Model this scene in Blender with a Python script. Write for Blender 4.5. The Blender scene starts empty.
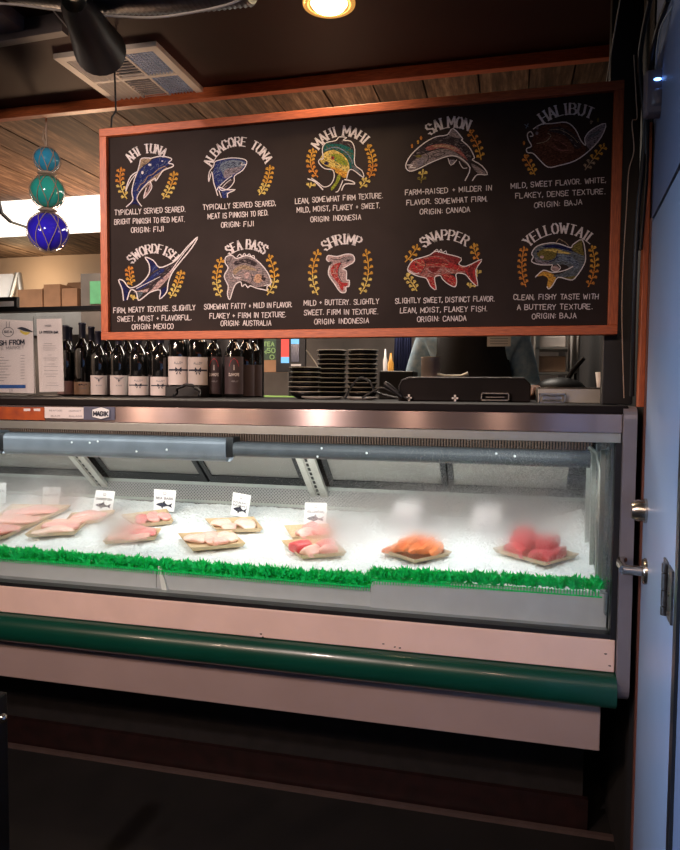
import bpy, bmesh, math, random
from mathutils import Vector, Matrix, noise
random.seed(7)
PI = math.pi
SC = bpy.context.scene
COL = SC.collection

# ------------------------------------------------------------------ camera
F = 685.0; CX, CY = 340.0, 425.0
EYE = Vector((0.0, -1.9, 1.40))
down = Vector((-103, 13300, 685)).normalized()
xm = Vector((-2790, -57, 685)); xm = (xm - down * xm.dot(down)).normalized()
XX = -xm; YY = down.cross(XX).normalized()
if YY.z < 0: YY = -YY
UP = -down
def ray(px, py):
    c = Vector((px - CX, py - CY, F))
    return Vector((c.dot(XX), c.dot(YY), c.dot(UP)))
def P(px, py, X=None, Y=None, Z=None):
    r = ray(px, py)
    t = (X - EYE.x) / r.x if X is not None else ((Y - EYE.y) / r.y if Y is not None else (Z - EYE.z) / r.z)
    return EYE + r * t
ICE_S = 0.17
def ice_z(y): return 0.84 + ICE_S * (y - 0.12)
def PI_(px, py, h=0.0):
    r = ray(px, py)
    t = (0.84 + h + ICE_S * (EYE.y - 0.12) - EYE.z) / (r.z - ICE_S * r.y)
    return EYE + r * t
cam_d = bpy.data.cameras.new('camera'); cam = bpy.data.objects.new('camera', cam_d); COL.objects.link(cam)
m = Matrix.Identity(4)
e_r = Vector((XX.x, YY.x, UP.x)); e_d = Vector((XX.y, YY.y, UP.y)); e_f = Vector((XX.z, YY.z, UP.z))
for i in range(3):
    m[i][0] = e_r[i]; m[i][1] = -e_d[i]; m[i][2] = -e_f[i]; m[i][3] = EYE[i]
cam.matrix_world = m
cam_d.sensor_fit = 'VERTICAL'; cam_d.sensor_height = 36; cam_d.lens = 36 * F / 850
cam_d.clip_start = 0.02
SC.camera = cam

# ------------------------------------------------------------------ materials
def mat(name, col, rough=0.5, metal=0.0, var=0.12, scale=20, bump=0.0, spec=0.5, emit=None, es=0, trans=0, coat=0, stretch=(1, 1, 1), col2=None, detail=4, sss=0, aniso=0):
    mt = bpy.data.materials.new(name); mt.use_nodes = True
    nt = mt.node_tree; b = nt.nodes['Principled BSDF']
    tc = nt.nodes.new('ShaderNodeTexCoord'); mp = nt.nodes.new('ShaderNodeMapping'); mp.inputs['Scale'].default_value = stretch
    nz = nt.nodes.new('ShaderNodeTexNoise'); nz.inputs['Scale'].default_value = scale; nz.inputs['Detail'].default_value = detail
    nt.links.new(tc.outputs['Object'], mp.inputs[0]); nt.links.new(mp.outputs[0], nz.inputs['Vector'])
    mx = nt.nodes.new('ShaderNodeMix'); mx.data_type = 'RGBA'
    c2 = col2 if col2 else tuple(max(0, c * (1 - var * 2)) for c in col)
    cr = nt.nodes.new('ShaderNodeMapRange'); cr.inputs['From Min'].default_value = .3; cr.inputs['From Max'].default_value = .7
    nt.links.new(nz.outputs[0], cr.inputs[0]); nt.links.new(cr.outputs[0], mx.inputs[0])
    mx.inputs[6].default_value = (*col, 1); mx.inputs[7].default_value = (*c2, 1)
    nt.links.new(mx.outputs[2], b.inputs['Base Color'])
    b.inputs['Roughness'].default_value = rough; b.inputs['Metallic'].default_value = metal
    b.inputs['Specular IOR Level'].default_value = spec
    if coat: b.inputs['Coat Weight'].default_value = coat; b.inputs['Coat Roughness'].default_value = .08
    if trans: b.inputs['Transmission Weight'].default_value = trans
    if sss: b.inputs['Subsurface Weight'].default_value = sss; b.inputs['Subsurface Radius'].default_value = (.02, .008, .006); b.inputs['Subsurface Scale'].default_value = .3
    if aniso: b.inputs['Anisotropic'].default_value = aniso
    if emit: b.inputs['Emission Color'].default_value = (*emit, 1); b.inputs['Emission Strength'].default_value = es
    if bump:
        bp = nt.nodes.new('ShaderNodeBump'); bp.inputs['Strength'].default_value = bump; bp.inputs['Distance'].default_value = .003
        nt.links.new(nz.outputs[0], bp.inputs['Height']); nt.links.new(bp.outputs[0], b.inputs['Normal'])
    return mt
def chalk(name, col, amt=.45):
    return mat(name, col, rough=.9, scale=170, col2=tuple(c * (1 - amt) for c in col), spec=.1, stretch=(1, 1, 2.2))
M = {}
M['steel'] = mat('brushed_steel', (.52, .41, .39), rough=.13, metal=.8, var=.04, scale=8, stretch=(1, 1, 1), aniso=1.0)
tg = M['steel'].node_tree.nodes.new('ShaderNodeTangent'); tg.direction_type = 'UV_MAP'; M['steel'].node_tree.links.new(tg.outputs[0], M['steel'].node_tree.nodes['Principled BSDF'].inputs['Tangent'])
M['steel'].node_tree.nodes['Principled BSDF'].inputs['Roughness'].default_value = .22; M['steel'].node_tree.nodes['Principled BSDF'].inputs['Anisotropic Rotation'].default_value = 0.25
M['alu'] = mat('aluminium_rail', (.50, .53, .50), rough=.4, metal=.7, var=.05, scale=40)
M['panel_grey'] = mat('end_panel_metal', (.30, .28, .31), rough=.4, metal=.5, var=.05)
M['pink'] = mat('painted_rail', (.92, .68, .60), rough=.45, var=.05, scale=8)
M['green'] = mat('green_bumper_vinyl', (.003, .065, .042), rough=.3, var=.1, scale=6, coat=.25)
M['kick'] = mat('kick_panel_paint', (.38, .285, .27), rough=.55, var=.05, scale=6)
M['black'] = mat('black_plastic', (.012, .011, .012), rough=.45, var=.2)
M['blacktop'] = mat('black_counter_edge', (.012, .008, .008), rough=.6, var=.3, scale=5, spec=.15)
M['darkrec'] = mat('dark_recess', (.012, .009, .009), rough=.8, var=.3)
M['innersteel'] = mat('case_interior_steel', (.42, .44, .46), rough=.32, metal=.75, var=.1, scale=8)
M['white_enamel'] = mat('white_enamel', (.60, .62, .68), rough=.4, var=.04)
M['frame_dark'] = mat('dark_door_frame', (.014, .015, .018), rough=.4, var=.2)
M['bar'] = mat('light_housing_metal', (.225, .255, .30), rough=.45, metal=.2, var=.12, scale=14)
M['pilaster'] = mat('pilaster_steel', (.62, .60, .55), rough=.35, metal=.6, var=.06)
M['grillebrown'] = mat('brown_grille', (.17, .10, .07), rough=.6)
M['dimstrip'] = mat('dull_floor_strip', (.09, .06, .055), rough=.5)
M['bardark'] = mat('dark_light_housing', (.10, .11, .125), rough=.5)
M['jamb'] = mat('dark_brown_jamb', (.16, .055, .035), rough=.5)
M['ice'] = mat('crushed_ice', (.93, .95, .96), rough=.35, var=.06, scale=160, bump=.6, spec=.5, col2=(.72, .78, .80))
M['parsley'] = mat('green_plastic_garnish', (.015, .92, .26), rough=.45, var=.3, scale=90, col2=(.008, .60, .14))
M['orange'] = mat('orange_stained_wood', (.55, .125, .035), rough=.45, scale=30, stretch=(1, 12, 12), col2=(.30, .06, .018), bump=.1)
M['orangev'] = mat('orange_stained_wood_upright', (.55, .125, .035), rough=.45, scale=30, stretch=(12, 12, 1), col2=(.30, .06, .018), bump=.1)
M['wall_blue'] = mat('blue_grey_wall_paint', (.16, .21, .34), rough=.5, var=.04, scale=3)
M['door_blue'] = mat('blue_grey_door_paint', (.27, .36, .52), rough=.38, var=.04, scale=5)
M['nickel'] = mat('satin_nickel', (.62, .58, .52), rough=.25, metal=1, var=.05)
M['hinge'] = mat('tarnished_hinge', (.13, .12, .12), rough=.4, metal=.8, var=.3, scale=60)
M['soffit'] = mat('dark_brown_soffit', (.038, .010, .007), rough=.6, var=.12, scale=3, spec=.12)
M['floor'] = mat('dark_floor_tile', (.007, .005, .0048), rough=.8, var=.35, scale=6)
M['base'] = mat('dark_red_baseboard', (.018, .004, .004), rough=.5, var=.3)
M['farwall'] = mat('pale_plaster_wall', (.48, .36, .28), rough=.8, var=.06, scale=2)
M['kwall'] = mat('dark_kitchen_wall', (.12, .10, .09), rough=.7, var=.3, scale=3)
M['cardboard'] = mat('cardboard', (.25, .13, .07), rough=.8, var=.12, scale=10)
M['kraft'] = mat('kraft_tray', (.66, .50, .31), rough=.7, var=.08, scale=30)
M['paper'] = mat('white_paper', (.82, .76, .74), rough=.7, var=.02)
M['card'] = mat('white_card', (.86, .88, .90), rough=.5, var=.02)
M['ink'] = mat('dark_ink', (.03, .035, .06), rough=.7)
M['inkgrey'] = mat('grey_ink', (.38, .36, .38), rough=.7)
M['inkblue'] = mat('blue_ink', (.03, .12, .40), rough=.7)
M['inkyellow'] = mat('yellow_ink', (.75, .6, .1), rough=.7)
M['bottle'] = mat('dark_bottle_glass', (.008, .008, .008), rough=.06, var=.1, spec=.8, coat=.6)
M['winelabel'] = mat('cream_wine_label', (.78, .68, .64), rough=.6, var=.04)
M['tanlabel'] = mat('tan_wine_label', (.62, .40, .27), rough=.6, var=.08)
M['darklabel'] = mat('dark_wine_label', (.09, .06, .065), rough=.6, var=.08)
M['rosylabel'] = mat('dusty_rose_wine_label', (.42, .25, .24), rough=.6, var=.08)
M['redink'] = mat('red_ink', (.95, .05, .08), rough=.6)
M['foil'] = mat('dark_capsule_foil', (.03, .03, .05), rough=.3, metal=.4)
M['bowl'] = mat('black_glazed_stoneware', (.012, .012, .013), rough=.25, var=.1)
M['rim'] = mat('unglazed_pale_rim', (.50, .46, .43), rough=.4, var=.05)
M['ductm'] = mat('foil_flex_duct', (.05, .06, .09), rough=.35, metal=.6, var=.3, scale=25)
M['cord'] = mat('pale_cord', (.62, .58, .52), rough=.8)
M['rope'] = mat('tan_rope', (.50, .36, .27), rough=.9, scale=150)
M['ventp'] = mat('vent_paint', (.70, .58, .48), rough=.5, var=.05)
M['ventl'] = mat('vent_louver_bright', (.92, .78, .72), rough=.5, var=.05)
M['ventd'] = mat('vent_cavity', (.02, .02, .03), rough=.7)
M['vente'] = mat('vent_eggcrate_steel', (.50, .54, .68), rough=.35, metal=.4)
M['slot'] = mat('pilaster_slot', (.03, .03, .03), rough=.7)
M['white_emit'] = mat('lamp_diffuser', (.9, .9, .85), emit=(1, .93, .84), es=1.5)
M['bulb'] = mat('lit_bulb', (1, .8, .5), emit=(1, .80, .48), es=14)
M['gold'] = mat('lamp_reflector', (.8, .5, .15), rough=.25, metal=1, emit=(1, .45, .1), es=.6)
M['led'] = mat('blue_led', (.1, .3, 1), emit=(.15, .35, 1), es=7)
M['scr_red'] = mat('screen_red', (.6, .06, .05), emit=(.9, .1, .08), es=.6)
M['scr_blue'] = mat('screen_blue', (.1, .4, .8), emit=(.25, .6, .95), es=.7)
M['scr_dark'] = mat('screen_dark', (.02, .03, .08), rough=.2)
M['sensor'] = mat('sensor_plastic', (.17, .15, .17), rough=.4, var=.05)
M['denim'] = mat('pale_blue_shirt', (.28, .46, .62), rough=.85, scale=10, stretch=(5, 1, 5), col2=(.50, .66, .76))
M['blackcloth'] = mat('black_cloth', (.014, .013, .014), rough=.9)
M['skin'] = mat('skin', (.50, .27, .19), rough=.55, sss=.1)
M['hair'] = mat('dark_hair', (.03, .02, .015), rough=.6)
M['chalkgreen'] = mat('green_chalkboard', (.03, .06, .04), rough=.7)
M['chalk_lime'] = chalk('lime_chalk', (.35, .55, .25))
M['limeboard'] = mat('lime_cutting_board', (.28, .50, .12), rough=.5)
M['towel'] = mat('white_towel', (.62, .57, .52), rough=.9, var=.06)
M['navy'] = mat('navy_cloth', (.03, .04, .12), rough=.8)
M['amber'] = mat('amber_bottle', (.75, .35, .06), rough=.3)
M['tealgreen'] = mat('green_poster', (.05, .22, .10), rough=.6)
M['orangetag'] = mat('orange_tag_strip', (.55, .11, .02), rough=.5, col2=(.30, .05, .02), scale=25)
M['bluetag'] = mat('slate_tag_strip', (.12, .13, .20), rough=.5)
# chalkboard with smudges
M['board'] = mat('chalkboard', (.0145, .0088, .0075), rough=.65, scale=5, col2=(.027, .0175, .0155), detail=7, spec=.15)
# planks
def plank_mat():
    mt = mat('weathered_planks', (.17, .105, .065), rough=.75)
    nt = mt.node_tree; b = nt.nodes['Principled BSDF']
    tc = nt.nodes.new('ShaderNodeTexCoord'); mp = nt.nodes.new('ShaderNodeMapping'); mp.inputs['Scale'].default_value = (14, 1.3, 14)
    nz = nt.nodes.new('ShaderNodeTexNoise'); nz.inputs['Scale'].default_value = 3; nz.inputs['Detail'].default_value = 8; nz.inputs['Roughness'].default_value = .7
    nt.links.new(tc.outputs['Object'], mp.inputs[0]); nt.links.new(mp.outputs[0], nz.inputs[0])
    oi = nt.nodes.new('ShaderNodeNewGeometry')
    ramp = nt.nodes.new('ShaderNodeValToRGB'); el = ramp.color_ramp.elements
    el[0].position = .33; el[0].color = (.035, .020, .013, 1); el[1].position = .72; el[1].color = (.42, .28, .18, 1)
    e = ramp.color_ramp.elements.new(.52); e.color = (.15, .088, .055, 1)
    nt.links.new(nz.outputs[0], ramp.inputs[0])
    mu = nt.nodes.new('ShaderNodeMix'); mu.data_type = 'RGBA'; mu.blend_type = 'MULTIPLY'; mu.inputs[0].default_value = 1
    mr = nt.nodes.new('ShaderNodeMapRange'); mr.inputs['To Min'].default_value = .5; mr.inputs['To Max'].default_value = 1.3
    nt.links.new(oi.outputs['Random Per Island'], mr.inputs[0])
    nt.links.new(ramp.outputs[0], mu.inputs[6]); nt.links.new(mr.outputs[0], mu.inputs[7]); nt.links.new(mu.outputs[2], b.inputs['Base Color'])
    return mt
M['planks'] = plank_mat()
def perf_mat():
    mt = mat('perforated_steel', (.55, .55, .55), rough=.35, metal=.5)
    nt = mt.node_tree; b = nt.nodes['Principled BSDF']
    tc = nt.nodes.new('ShaderNodeTexCoord'); mp = nt.nodes.new('ShaderNodeMapping'); mp.inputs['Rotation'].default_value = (0, PI / 4, 0); mp.inputs['Scale'].default_value = (105, 105, 105)
    nt.links.new(tc.outputs['Object'], mp.inputs[0])
    fr = nt.nodes.new('ShaderNodeVectorMath'); fr.operation = 'FRACTION'; nt.links.new(mp.outputs[0], fr.inputs[0])
    sb = nt.nodes.new('ShaderNodeVectorMath'); sb.operation = 'SUBTRACT'; sb.inputs[1].default_value = (.5, 0, .5); nt.links.new(fr.outputs[0], sb.inputs[0])
    ml = nt.nodes.new('ShaderNodeVectorMath'); ml.operation = 'MULTIPLY'; ml.inputs[1].default_value = (1, 0, 1); nt.links.new(sb.outputs[0], ml.inputs[0])
    ln = nt.nodes.new('ShaderNodeVectorMath'); ln.operation = 'LENGTH'; nt.links.new(ml.outputs[0], ln.inputs[0])
    lt = nt.nodes.new('ShaderNodeMath'); lt.operation = 'LESS_THAN'; lt.inputs[1].default_value = .30; nt.links.new(ln.outputs['Value'], lt.inputs[0])
    mx = nt.nodes.new('ShaderNodeMix'); mx.data_type = 'RGBA'; mx.inputs[6].default_value = (.42, .41, .40, 1); mx.inputs[7].default_value = (.14, .14, .15, 1)
    nt.links.new(lt.outputs[0], mx.inputs[0]); nt.links.new(mx.outputs[2], b.inputs['Base Color'])
    return mt
M['perf'] = perf_mat()
def pane_mat(name, tint=(1, 1, 1), refl=.5, film=None, filmamt=0.0):
    mt = bpy.data.materials.new(name); mt.use_nodes = True; nt = mt.node_tree; nt.nodes.clear()
    out = nt.nodes.new('ShaderNodeOutputMaterial'); tr = nt.nodes.new('ShaderNodeBsdfTransparent'); tr.inputs[0].default_value = (*tint, 1)
    gl = nt.nodes.new('ShaderNodeBsdfGlossy'); gl.inputs['Roughness'].default_value = .03
    fr = nt.nodes.new('ShaderNodeFresnel'); fr.inputs[0].default_value = 1.45
    mu = nt.nodes.new('ShaderNodeMath'); mu.operation = 'MULTIPLY'; mu.inputs[1].default_value = refl; nt.links.new(fr.outputs[0], mu.inputs[0])
    mx = nt.nodes.new('ShaderNodeMixShader'); nt.links.new(mu.outputs[0], mx.inputs[0]); nt.links.new(tr.outputs[0], mx.inputs[1]); nt.links.new(gl.outputs[0], mx.inputs[2])
    last = mx
    if film:
        di = nt.nodes.new('ShaderNodeBsdfDiffuse'); di.inputs[0].default_value = (*film, 1)
        tl = nt.nodes.new('ShaderNodeBsdfTranslucent'); tl.inputs[0].default_value = (*film, 1)
        ad = nt.nodes.new('ShaderNodeMixShader'); ad.inputs[0].default_value = .5
        nt.links.new(di.outputs[0], ad.inputs[1]); nt.links.new(tl.outputs[0], ad.inputs[2])
        m2 = nt.nodes.new('ShaderNodeMixShader'); m2.inputs[0].default_value = filmamt
        nt.links.new(last.outputs[0], m2.inputs[1]); nt.links.new(ad.outputs[0], m2.inputs[2]); last = m2
    nt.links.new(last.outputs[0], out.inputs[0])
    return mt, nt, last, (ad if film else None), (m2 if film else None)
M['clear'] = pane_mat('clear_glass', refl=.6)[0]
M['rearglass'] = pane_mat('reflection_film_rear_glass', tint=(.75, .78, .76), refl=1.0, film=(.80, .76, .72), filmamt=.36)[0]  # pale film painted on in place of reflections and the lit kitchen
M['sideglass'] = pane_mat('side_glass', tint=(.85, .9, .92), refl=1.0, film=(.7, .75, .8), filmamt=.12)[0]
M['acrylic'] = pane_mat('acrylic', refl=.9)[0]
# fogged front glass: breath-like condensation patches at fixed places on the pane
def fog_glass():
    mt, nt, base, fogsh, m2 = pane_mat('fogged_front_glass', tint=(.97, 1, .99), refl=.45, film=(.62, .63, .62), filmamt=0)
    tc = nt.nodes.new('ShaderNodeTexCoord')
    nz = nt.nodes.new('ShaderNodeTexNoise'); nz.inputs['Scale'].default_value = 5; nz.inputs['Detail'].default_value = 3
    nt.links.new(tc.outputs['Object'], nz.inputs[0])
    blobs = [  # x, z, rx, rz, strength
        (-1.195, .965, .12, .07, .9), (-.44, .985, .14, .08, .92), (-.245, 1.03, .16, .085, 1.0), (.03, 1.045, .21, .10, 1.0),
        (.06, 1.08, .38, .14, .45), (-1.62, 1.02, .34, .12, .58), (-.15, 1.06, .44, .09, .40), (-1.38, 1.07, .14, .08, .5)]
    acc = None
    for (x, z, rx, rz, s) in blobs:
        sb = nt.nodes.new('ShaderNodeVectorMath'); sb.operation = 'SUBTRACT'; sb.inputs[1].default_value = (x, 0, z); nt.links.new(tc.outputs['Object'], sb.inputs[0])
        ml = nt.nodes.new('ShaderNodeVectorMath'); ml.operation = 'MULTIPLY'; ml.inputs[1].default_value = (1 / rx, 0, 1 / rz); nt.links.new(sb.outputs[0], ml.inputs[0])
        ln = nt.nodes.new('ShaderNodeVectorMath'); ln.operation = 'LENGTH'; nt.links.new(ml.outputs[0], ln.inputs[0])
        an = nt.nodes.new('ShaderNodeMath'); an.operation = 'MULTIPLY_ADD'; an.inputs[1].default_value = .5; an.inputs[2].default_value = -.25; nt.links.new(nz.outputs[0], an.inputs[0])
        ad = nt.nodes.new('ShaderNodeMath'); ad.operation = 'ADD'; nt.links.new(ln.outputs['Value'], ad.inputs[0]); nt.links.new(an.outputs[0], ad.inputs[1])
        sq = nt.nodes.new('ShaderNodeMath'); sq.operation = 'MULTIPLY'; nt.links.new(ad.outputs[0], sq.inputs[0]); nt.links.new(ad.outputs[0], sq.inputs[1])
        ng = nt.nodes.new('ShaderNodeMath'); ng.operation = 'MULTIPLY'; ng.inputs[1].default_value = -1.7; nt.links.new(sq.outputs[0], ng.inputs[0])
        ex = nt.nodes.new('ShaderNodeMath'); ex.operation = 'EXPONENT'; nt.links.new(ng.outputs[0], ex.inputs[0])
        mr = nt.nodes.new('ShaderNodeMath'); mr.operation = 'MULTIPLY'; mr.inputs[1].default_value = s; nt.links.new(ex.outputs[0], mr.inputs[0])
        if acc is None: acc = mr.outputs[0]
        else:
            iv = nt.nodes.new('ShaderNodeMath'); iv.operation = 'SUBTRACT'; iv.inputs[0].default_value = 1; nt.links.new(acc, iv.inputs[1])
            mx = nt.nodes.new('ShaderNodeMath'); mx.operation = 'MULTIPLY_ADD'; nt.links.new(iv.outputs[0], mx.inputs[0]); nt.links.new(mr.outputs[0], mx.inputs[1]); nt.links.new(acc, mx.inputs[2]); acc = mx.outputs[0]
    pw = nt.nodes.new('ShaderNodeMath'); pw.operation = 'POWER'; pw.inputs[1].default_value = 1.25; nt.links.new(acc, pw.inputs[0]); # the mist is fine droplets: the patch strength is how densely they cover the pane
    scl = nt.nodes.new('ShaderNodeVectorMath'); scl.operation = 'MULTIPLY'; scl.inputs[1].default_value = (2600, 0, 2600); nt.links.new(tc.outputs['Object'], scl.inputs[0])
    flr = nt.nodes.new('ShaderNodeVectorMath'); flr.operation = 'FLOOR'; nt.links.new(scl.outputs[0], flr.inputs[0])
    wn = nt.nodes.new('ShaderNodeTexWhiteNoise'); nt.links.new(flr.outputs[0], wn.inputs['Vector'])
    ls = nt.nodes.new('ShaderNodeMath'); ls.operation = 'LESS_THAN'; nt.links.new(wn.outputs['Value'], ls.inputs[0]); nt.links.new(pw.outputs[0], ls.inputs[1]); nt.links.new(ls.outputs[0], m2.inputs[0])
    rf = nt.nodes.new('ShaderNodeBsdfRefraction'); rf.inputs['IOR'].default_value = 1.22; rf.inputs['Roughness'].default_value = .40; rf.inputs[0].default_value = (.86, .85, .84, 1)
    mm = nt.nodes.new('ShaderNodeMixShader'); mm.inputs[0].default_value = .78
    nt.links.new(fogsh.outputs[0], mm.inputs[1]); nt.links.new(rf.outputs[0], mm.inputs[2]); nt.links.new(mm.outputs[0], m2.inputs[2])
    return mt
M['fog'] = fog_glass()
def ball(name, c):
    return mat(name, c, rough=.08, var=.1, scale=12, spec=.6, coat=.6, emit=None, trans=0)
M['glass_sky'] = ball('sky_blue_glass', (.05, .42, .70)); M['glass_teal'] = ball('teal_glass', (.05, .60, .50)); M['glass_cobalt'] = ball('cobalt_glass', (.05, .03, .85))

# ------------------------------------------------------------------ mesh helpers
class MB:
    def __init__(s): s.v = []; s.f = []; s.mi = []; s.mats = []; s.sm = []
    def mat(s, m):
        if m not in s.mats: s.mats.append(m)
        return s.mats.index(m)
    def add(s, vs, fs, m, smooth=False):
        o = len(s.v); k = s.mat(m); s.v += [tuple(v) for v in vs]
        for f in fs: s.f.append(tuple(i + o for i in f)); s.mi.append(k); s.sm.append(smooth)
    def box(s, x0, x1, y0, y1, z0, z1, m):
        vs = [(x, y, z) for x in (x0, x1) for y in (y0, y1) for z in (z0, z1)]
        s.add(vs, [(0, 1, 3, 2), (4, 6, 7, 5), (0, 4, 5, 1), (2, 3, 7, 6), (0, 2, 6, 4), (1, 5, 7, 3)], m); return s
    def hexa(s, b, t, m):  # 4 bottom, 4 top points
        s.add(list(b) + list(t), [(3, 2, 1, 0), (4, 5, 6, 7), (0, 1, 5, 4), (1, 2, 6, 5), (2, 3, 7, 6), (3, 0, 4, 7)], m); return s
    def prism(s, prof, x0, x1, m, smooth=False):  # profile in (y,z) extruded along x
        n = len(prof); vs = [(x0, y, z) for y, z in prof] + [(x1, y, z) for y, z in prof]
        s.add(vs, [(i, (i + 1) % n, n + (i + 1) % n, n + i) for i in range(n)], m, smooth)
        s.add(vs, [tuple(range(n))[::-1], tuple(range(n, 2 * n))], m); return s
    def lathe(s, prof, m, c=(0, 0, 0), seg=20, smooth=True, a0=0, a1=2 * PI):
        n = len(prof); full = abs(a1 - a0 - 2 * PI) < 1e-6; k = seg if full else seg + 1
        vs = [(c[0] + r * math.cos(a0 + (a1 - a0) * j / seg), c[1] + r * math.sin(a0 + (a1 - a0) * j / seg), c[2] + z) for j in range(k) for r, z in prof]
        fs = []
        for j in range(seg):
            j2 = (j + 1) % k
            for i in range(n - 1): fs.append((j * n + i, j2 * n + i, j2 * n + i + 1, j * n + i + 1))
        s.add(vs, fs, m, smooth); return s
    def tube(s, pts, r, m, seg=8, caps=True):
        pts = [Vector(p) for p in pts]; n = len(pts); rr = r if isinstance(r, (list, tuple)) else [r] * n
        vs = []; prev = None
        for i, p in enumerate(pts):
            d = (pts[min(i + 1, n - 1)] - pts[max(i - 1, 0)]).normalized()
            if prev is None: a = d.orthogonal().normalized()
            else:
                a = prev - d * prev.dot(d); a = a.normalized() if a.length > 1e-6 else d.orthogonal().normalized()
            prev = a; b = d.cross(a)
            for k in range(seg):
                t = 2 * PI * k / seg; vs.append(p + (a * math.cos(t) + b * math.sin(t)) * rr[i])
        fs = [(i * seg + k, i * seg + (k + 1) % seg, (i + 1) * seg + (k + 1) % seg, (i + 1) * seg + k) for i in range(n - 1) for k in range(seg)]
        s.add(vs, fs, m, True)
        if caps: s.add(vs, [tuple(range(seg))[::-1], tuple(range((n - 1) * seg, n * seg))], m)
        return s
    def sphere(s, c, r, m, seg=20, rings=12, sc=(1, 1, 1)):
        prof = [(max(1e-5, math.sin(PI * i / rings)) * r, -math.cos(PI * i / rings) * r) for i in range(rings + 1)]
        o = len(s.v); s.lathe(prof, m, (0, 0, 0), seg)
        for i in range(o, len(s.v)): v = s.v[i]; s.v[i] = (c[0] + v[0] * sc[0], c[1] + v[1] * sc[1], c[2] + v[2] * sc[2])
        return s
    def build(s, name, parent=None, origin=None, bevel=0, kind=None, label=None):
        me = bpy.data.meshes.new(name); o0 = Vector(origin) if origin is not None else Vector((0, 0, 0))
        me.from_pydata([tuple(Vector(v) - o0) for v in s.v], [], s.f)
        for mm in s.mats: me.materials.append(M[mm] if isinstance(mm, str) else mm)
        me.polygons.foreach_set('material_index', s.mi); me.polygons.foreach_set('use_smooth', s.sm)
        me.update()
        o = bpy.data.objects.new(name, me); COL.objects.link(o); o.location = o0
        if parent is not None:
            o.parent = parent; wl = Vector((0, 0, 0)); pp = parent
            while pp is not None: wl += Vector(pp.location); pp = pp.parent
            o.location = o0 - wl
        if bevel:
            b = o.modifiers.new('bevel', 'BEVEL'); b.width = bevel; b.segments = 2; b.limit_method = 'ANGLE'
        if kind: o['kind'] = kind
        if label: o['label'] = label
        return o
def thing(name, label, cat, loc=(0, 0, 0), group=None):
    o = bpy.data.objects.new(name, None); COL.objects.link(o); o.location = loc; o.empty_display_size = .05
    return tag(o, label, cat, group)
def tag(o, label, cat, group=None, kind=None):
    o['label'] = label; o['category'] = cat
    if group: o['group'] = group
    if kind: o['kind'] = kind
    return o

# ------------------------------------------------------------------ the room
XW = .325                                                     # wall meets case here
wdir = Vector((.285 - .338, -.70, 0)).normalized()      # right wall runs towards the viewer
wn = Vector((wdir.y, -wdir.x, 0));                            # into the room
if wn.x > 0: wn = -wn
def W(s, z, off=0.0):                                         # point on right wall, s metres towards viewer from the case front corner
    p = Vector((.338, -.02, 0)) + wdir * s + wn * off
    return Vector((p.x, p.y, z))
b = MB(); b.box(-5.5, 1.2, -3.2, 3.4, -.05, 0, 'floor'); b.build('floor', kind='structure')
b = MB(); b.box(-5.5, 1.2, .312, .33, 0, .012, 'dimstrip'); b.build('trim_1', kind='structure', label='thin pale metal strip on the floor under the case')
b = MB(); b.box(-5.5, 1.2, -3.2, .47, 2.5, 2.56, 'soffit'); b.build('ceiling', kind='structure')
# plank ceiling behind the beam: boards as surface of one structure mesh
b = MB(); x = -6.2; k = 0
while x < 1.2:
    w = random.uniform(.15, .21); b.box(x, x + w - .006, .5, 3.4, 2.53 + random.uniform(0, .006), 2.56, 'planks'); x += w
b.box(-6.3, 1.3, .5, 3.4, 2.56, 2.58, 'darkrec')
b.build('ceiling', kind='structure')
b = MB(); b.box(-5.5, 1.2, .47, .50, 2.462, 2.56, 'orange'); b.build('trim_2', kind='structure', label='orange stained beam along the ceiling edge')
b = MB(); b.box(-5.5, -3.25, 3.3, 3.4, 0, 2.6, 'farwall').box(-3.25, 1.2, 3.3, 3.4, 0, 2.6, 'kwall'); b.build('wall_back', kind='structure')
b = MB(); b.box(-5.6, -5.5, -3.2, 3.4, 0, 2.6, 'farwall'); b.build('wall_left', kind='structure')
# right wall: thick slab with doorway
b = MB()
def wslab(s0, s1, z0, z1, m, th=.1, off=0):
    bs = [W(s0, z0, off), W(s1, z0, off), W(s1, z0, off - th), W(s0, z0, off - th)]
    b.hexa(bs, [v + Vector((0, 0, z1 - z0)) for v in bs], m)
wslab(-.01, .03, 0, 2.5, 'wall_blue'); wslab(.60, 3.0, 0, 2.5, 'wall_blue'); wslab(.03, .60, 1.83, 2.5, 'wall_blue')
b.build('wall_right', kind='structure')
b = MB(); wslab(.003, .026, 0, 1.83, 'jamb', .05, .004); b.build('trim_3', kind='structure', label='reddish brown door jamb beside the case')
b = MB(); wslab(.598, .63, 0, 1.84, 'frame_dark', .06, .006); b.build('trim_4', kind='structure', label='dark door jamb at the hinge side')
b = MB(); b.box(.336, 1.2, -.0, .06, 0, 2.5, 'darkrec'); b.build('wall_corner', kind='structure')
# dark corner behind board's right side, kitchen side partition
b = MB(); b.box(.345, .42, .06, 3.4, 0, 2.5, 'darkrec'); b.build('wall_kitchen_side', kind='structure')
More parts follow.
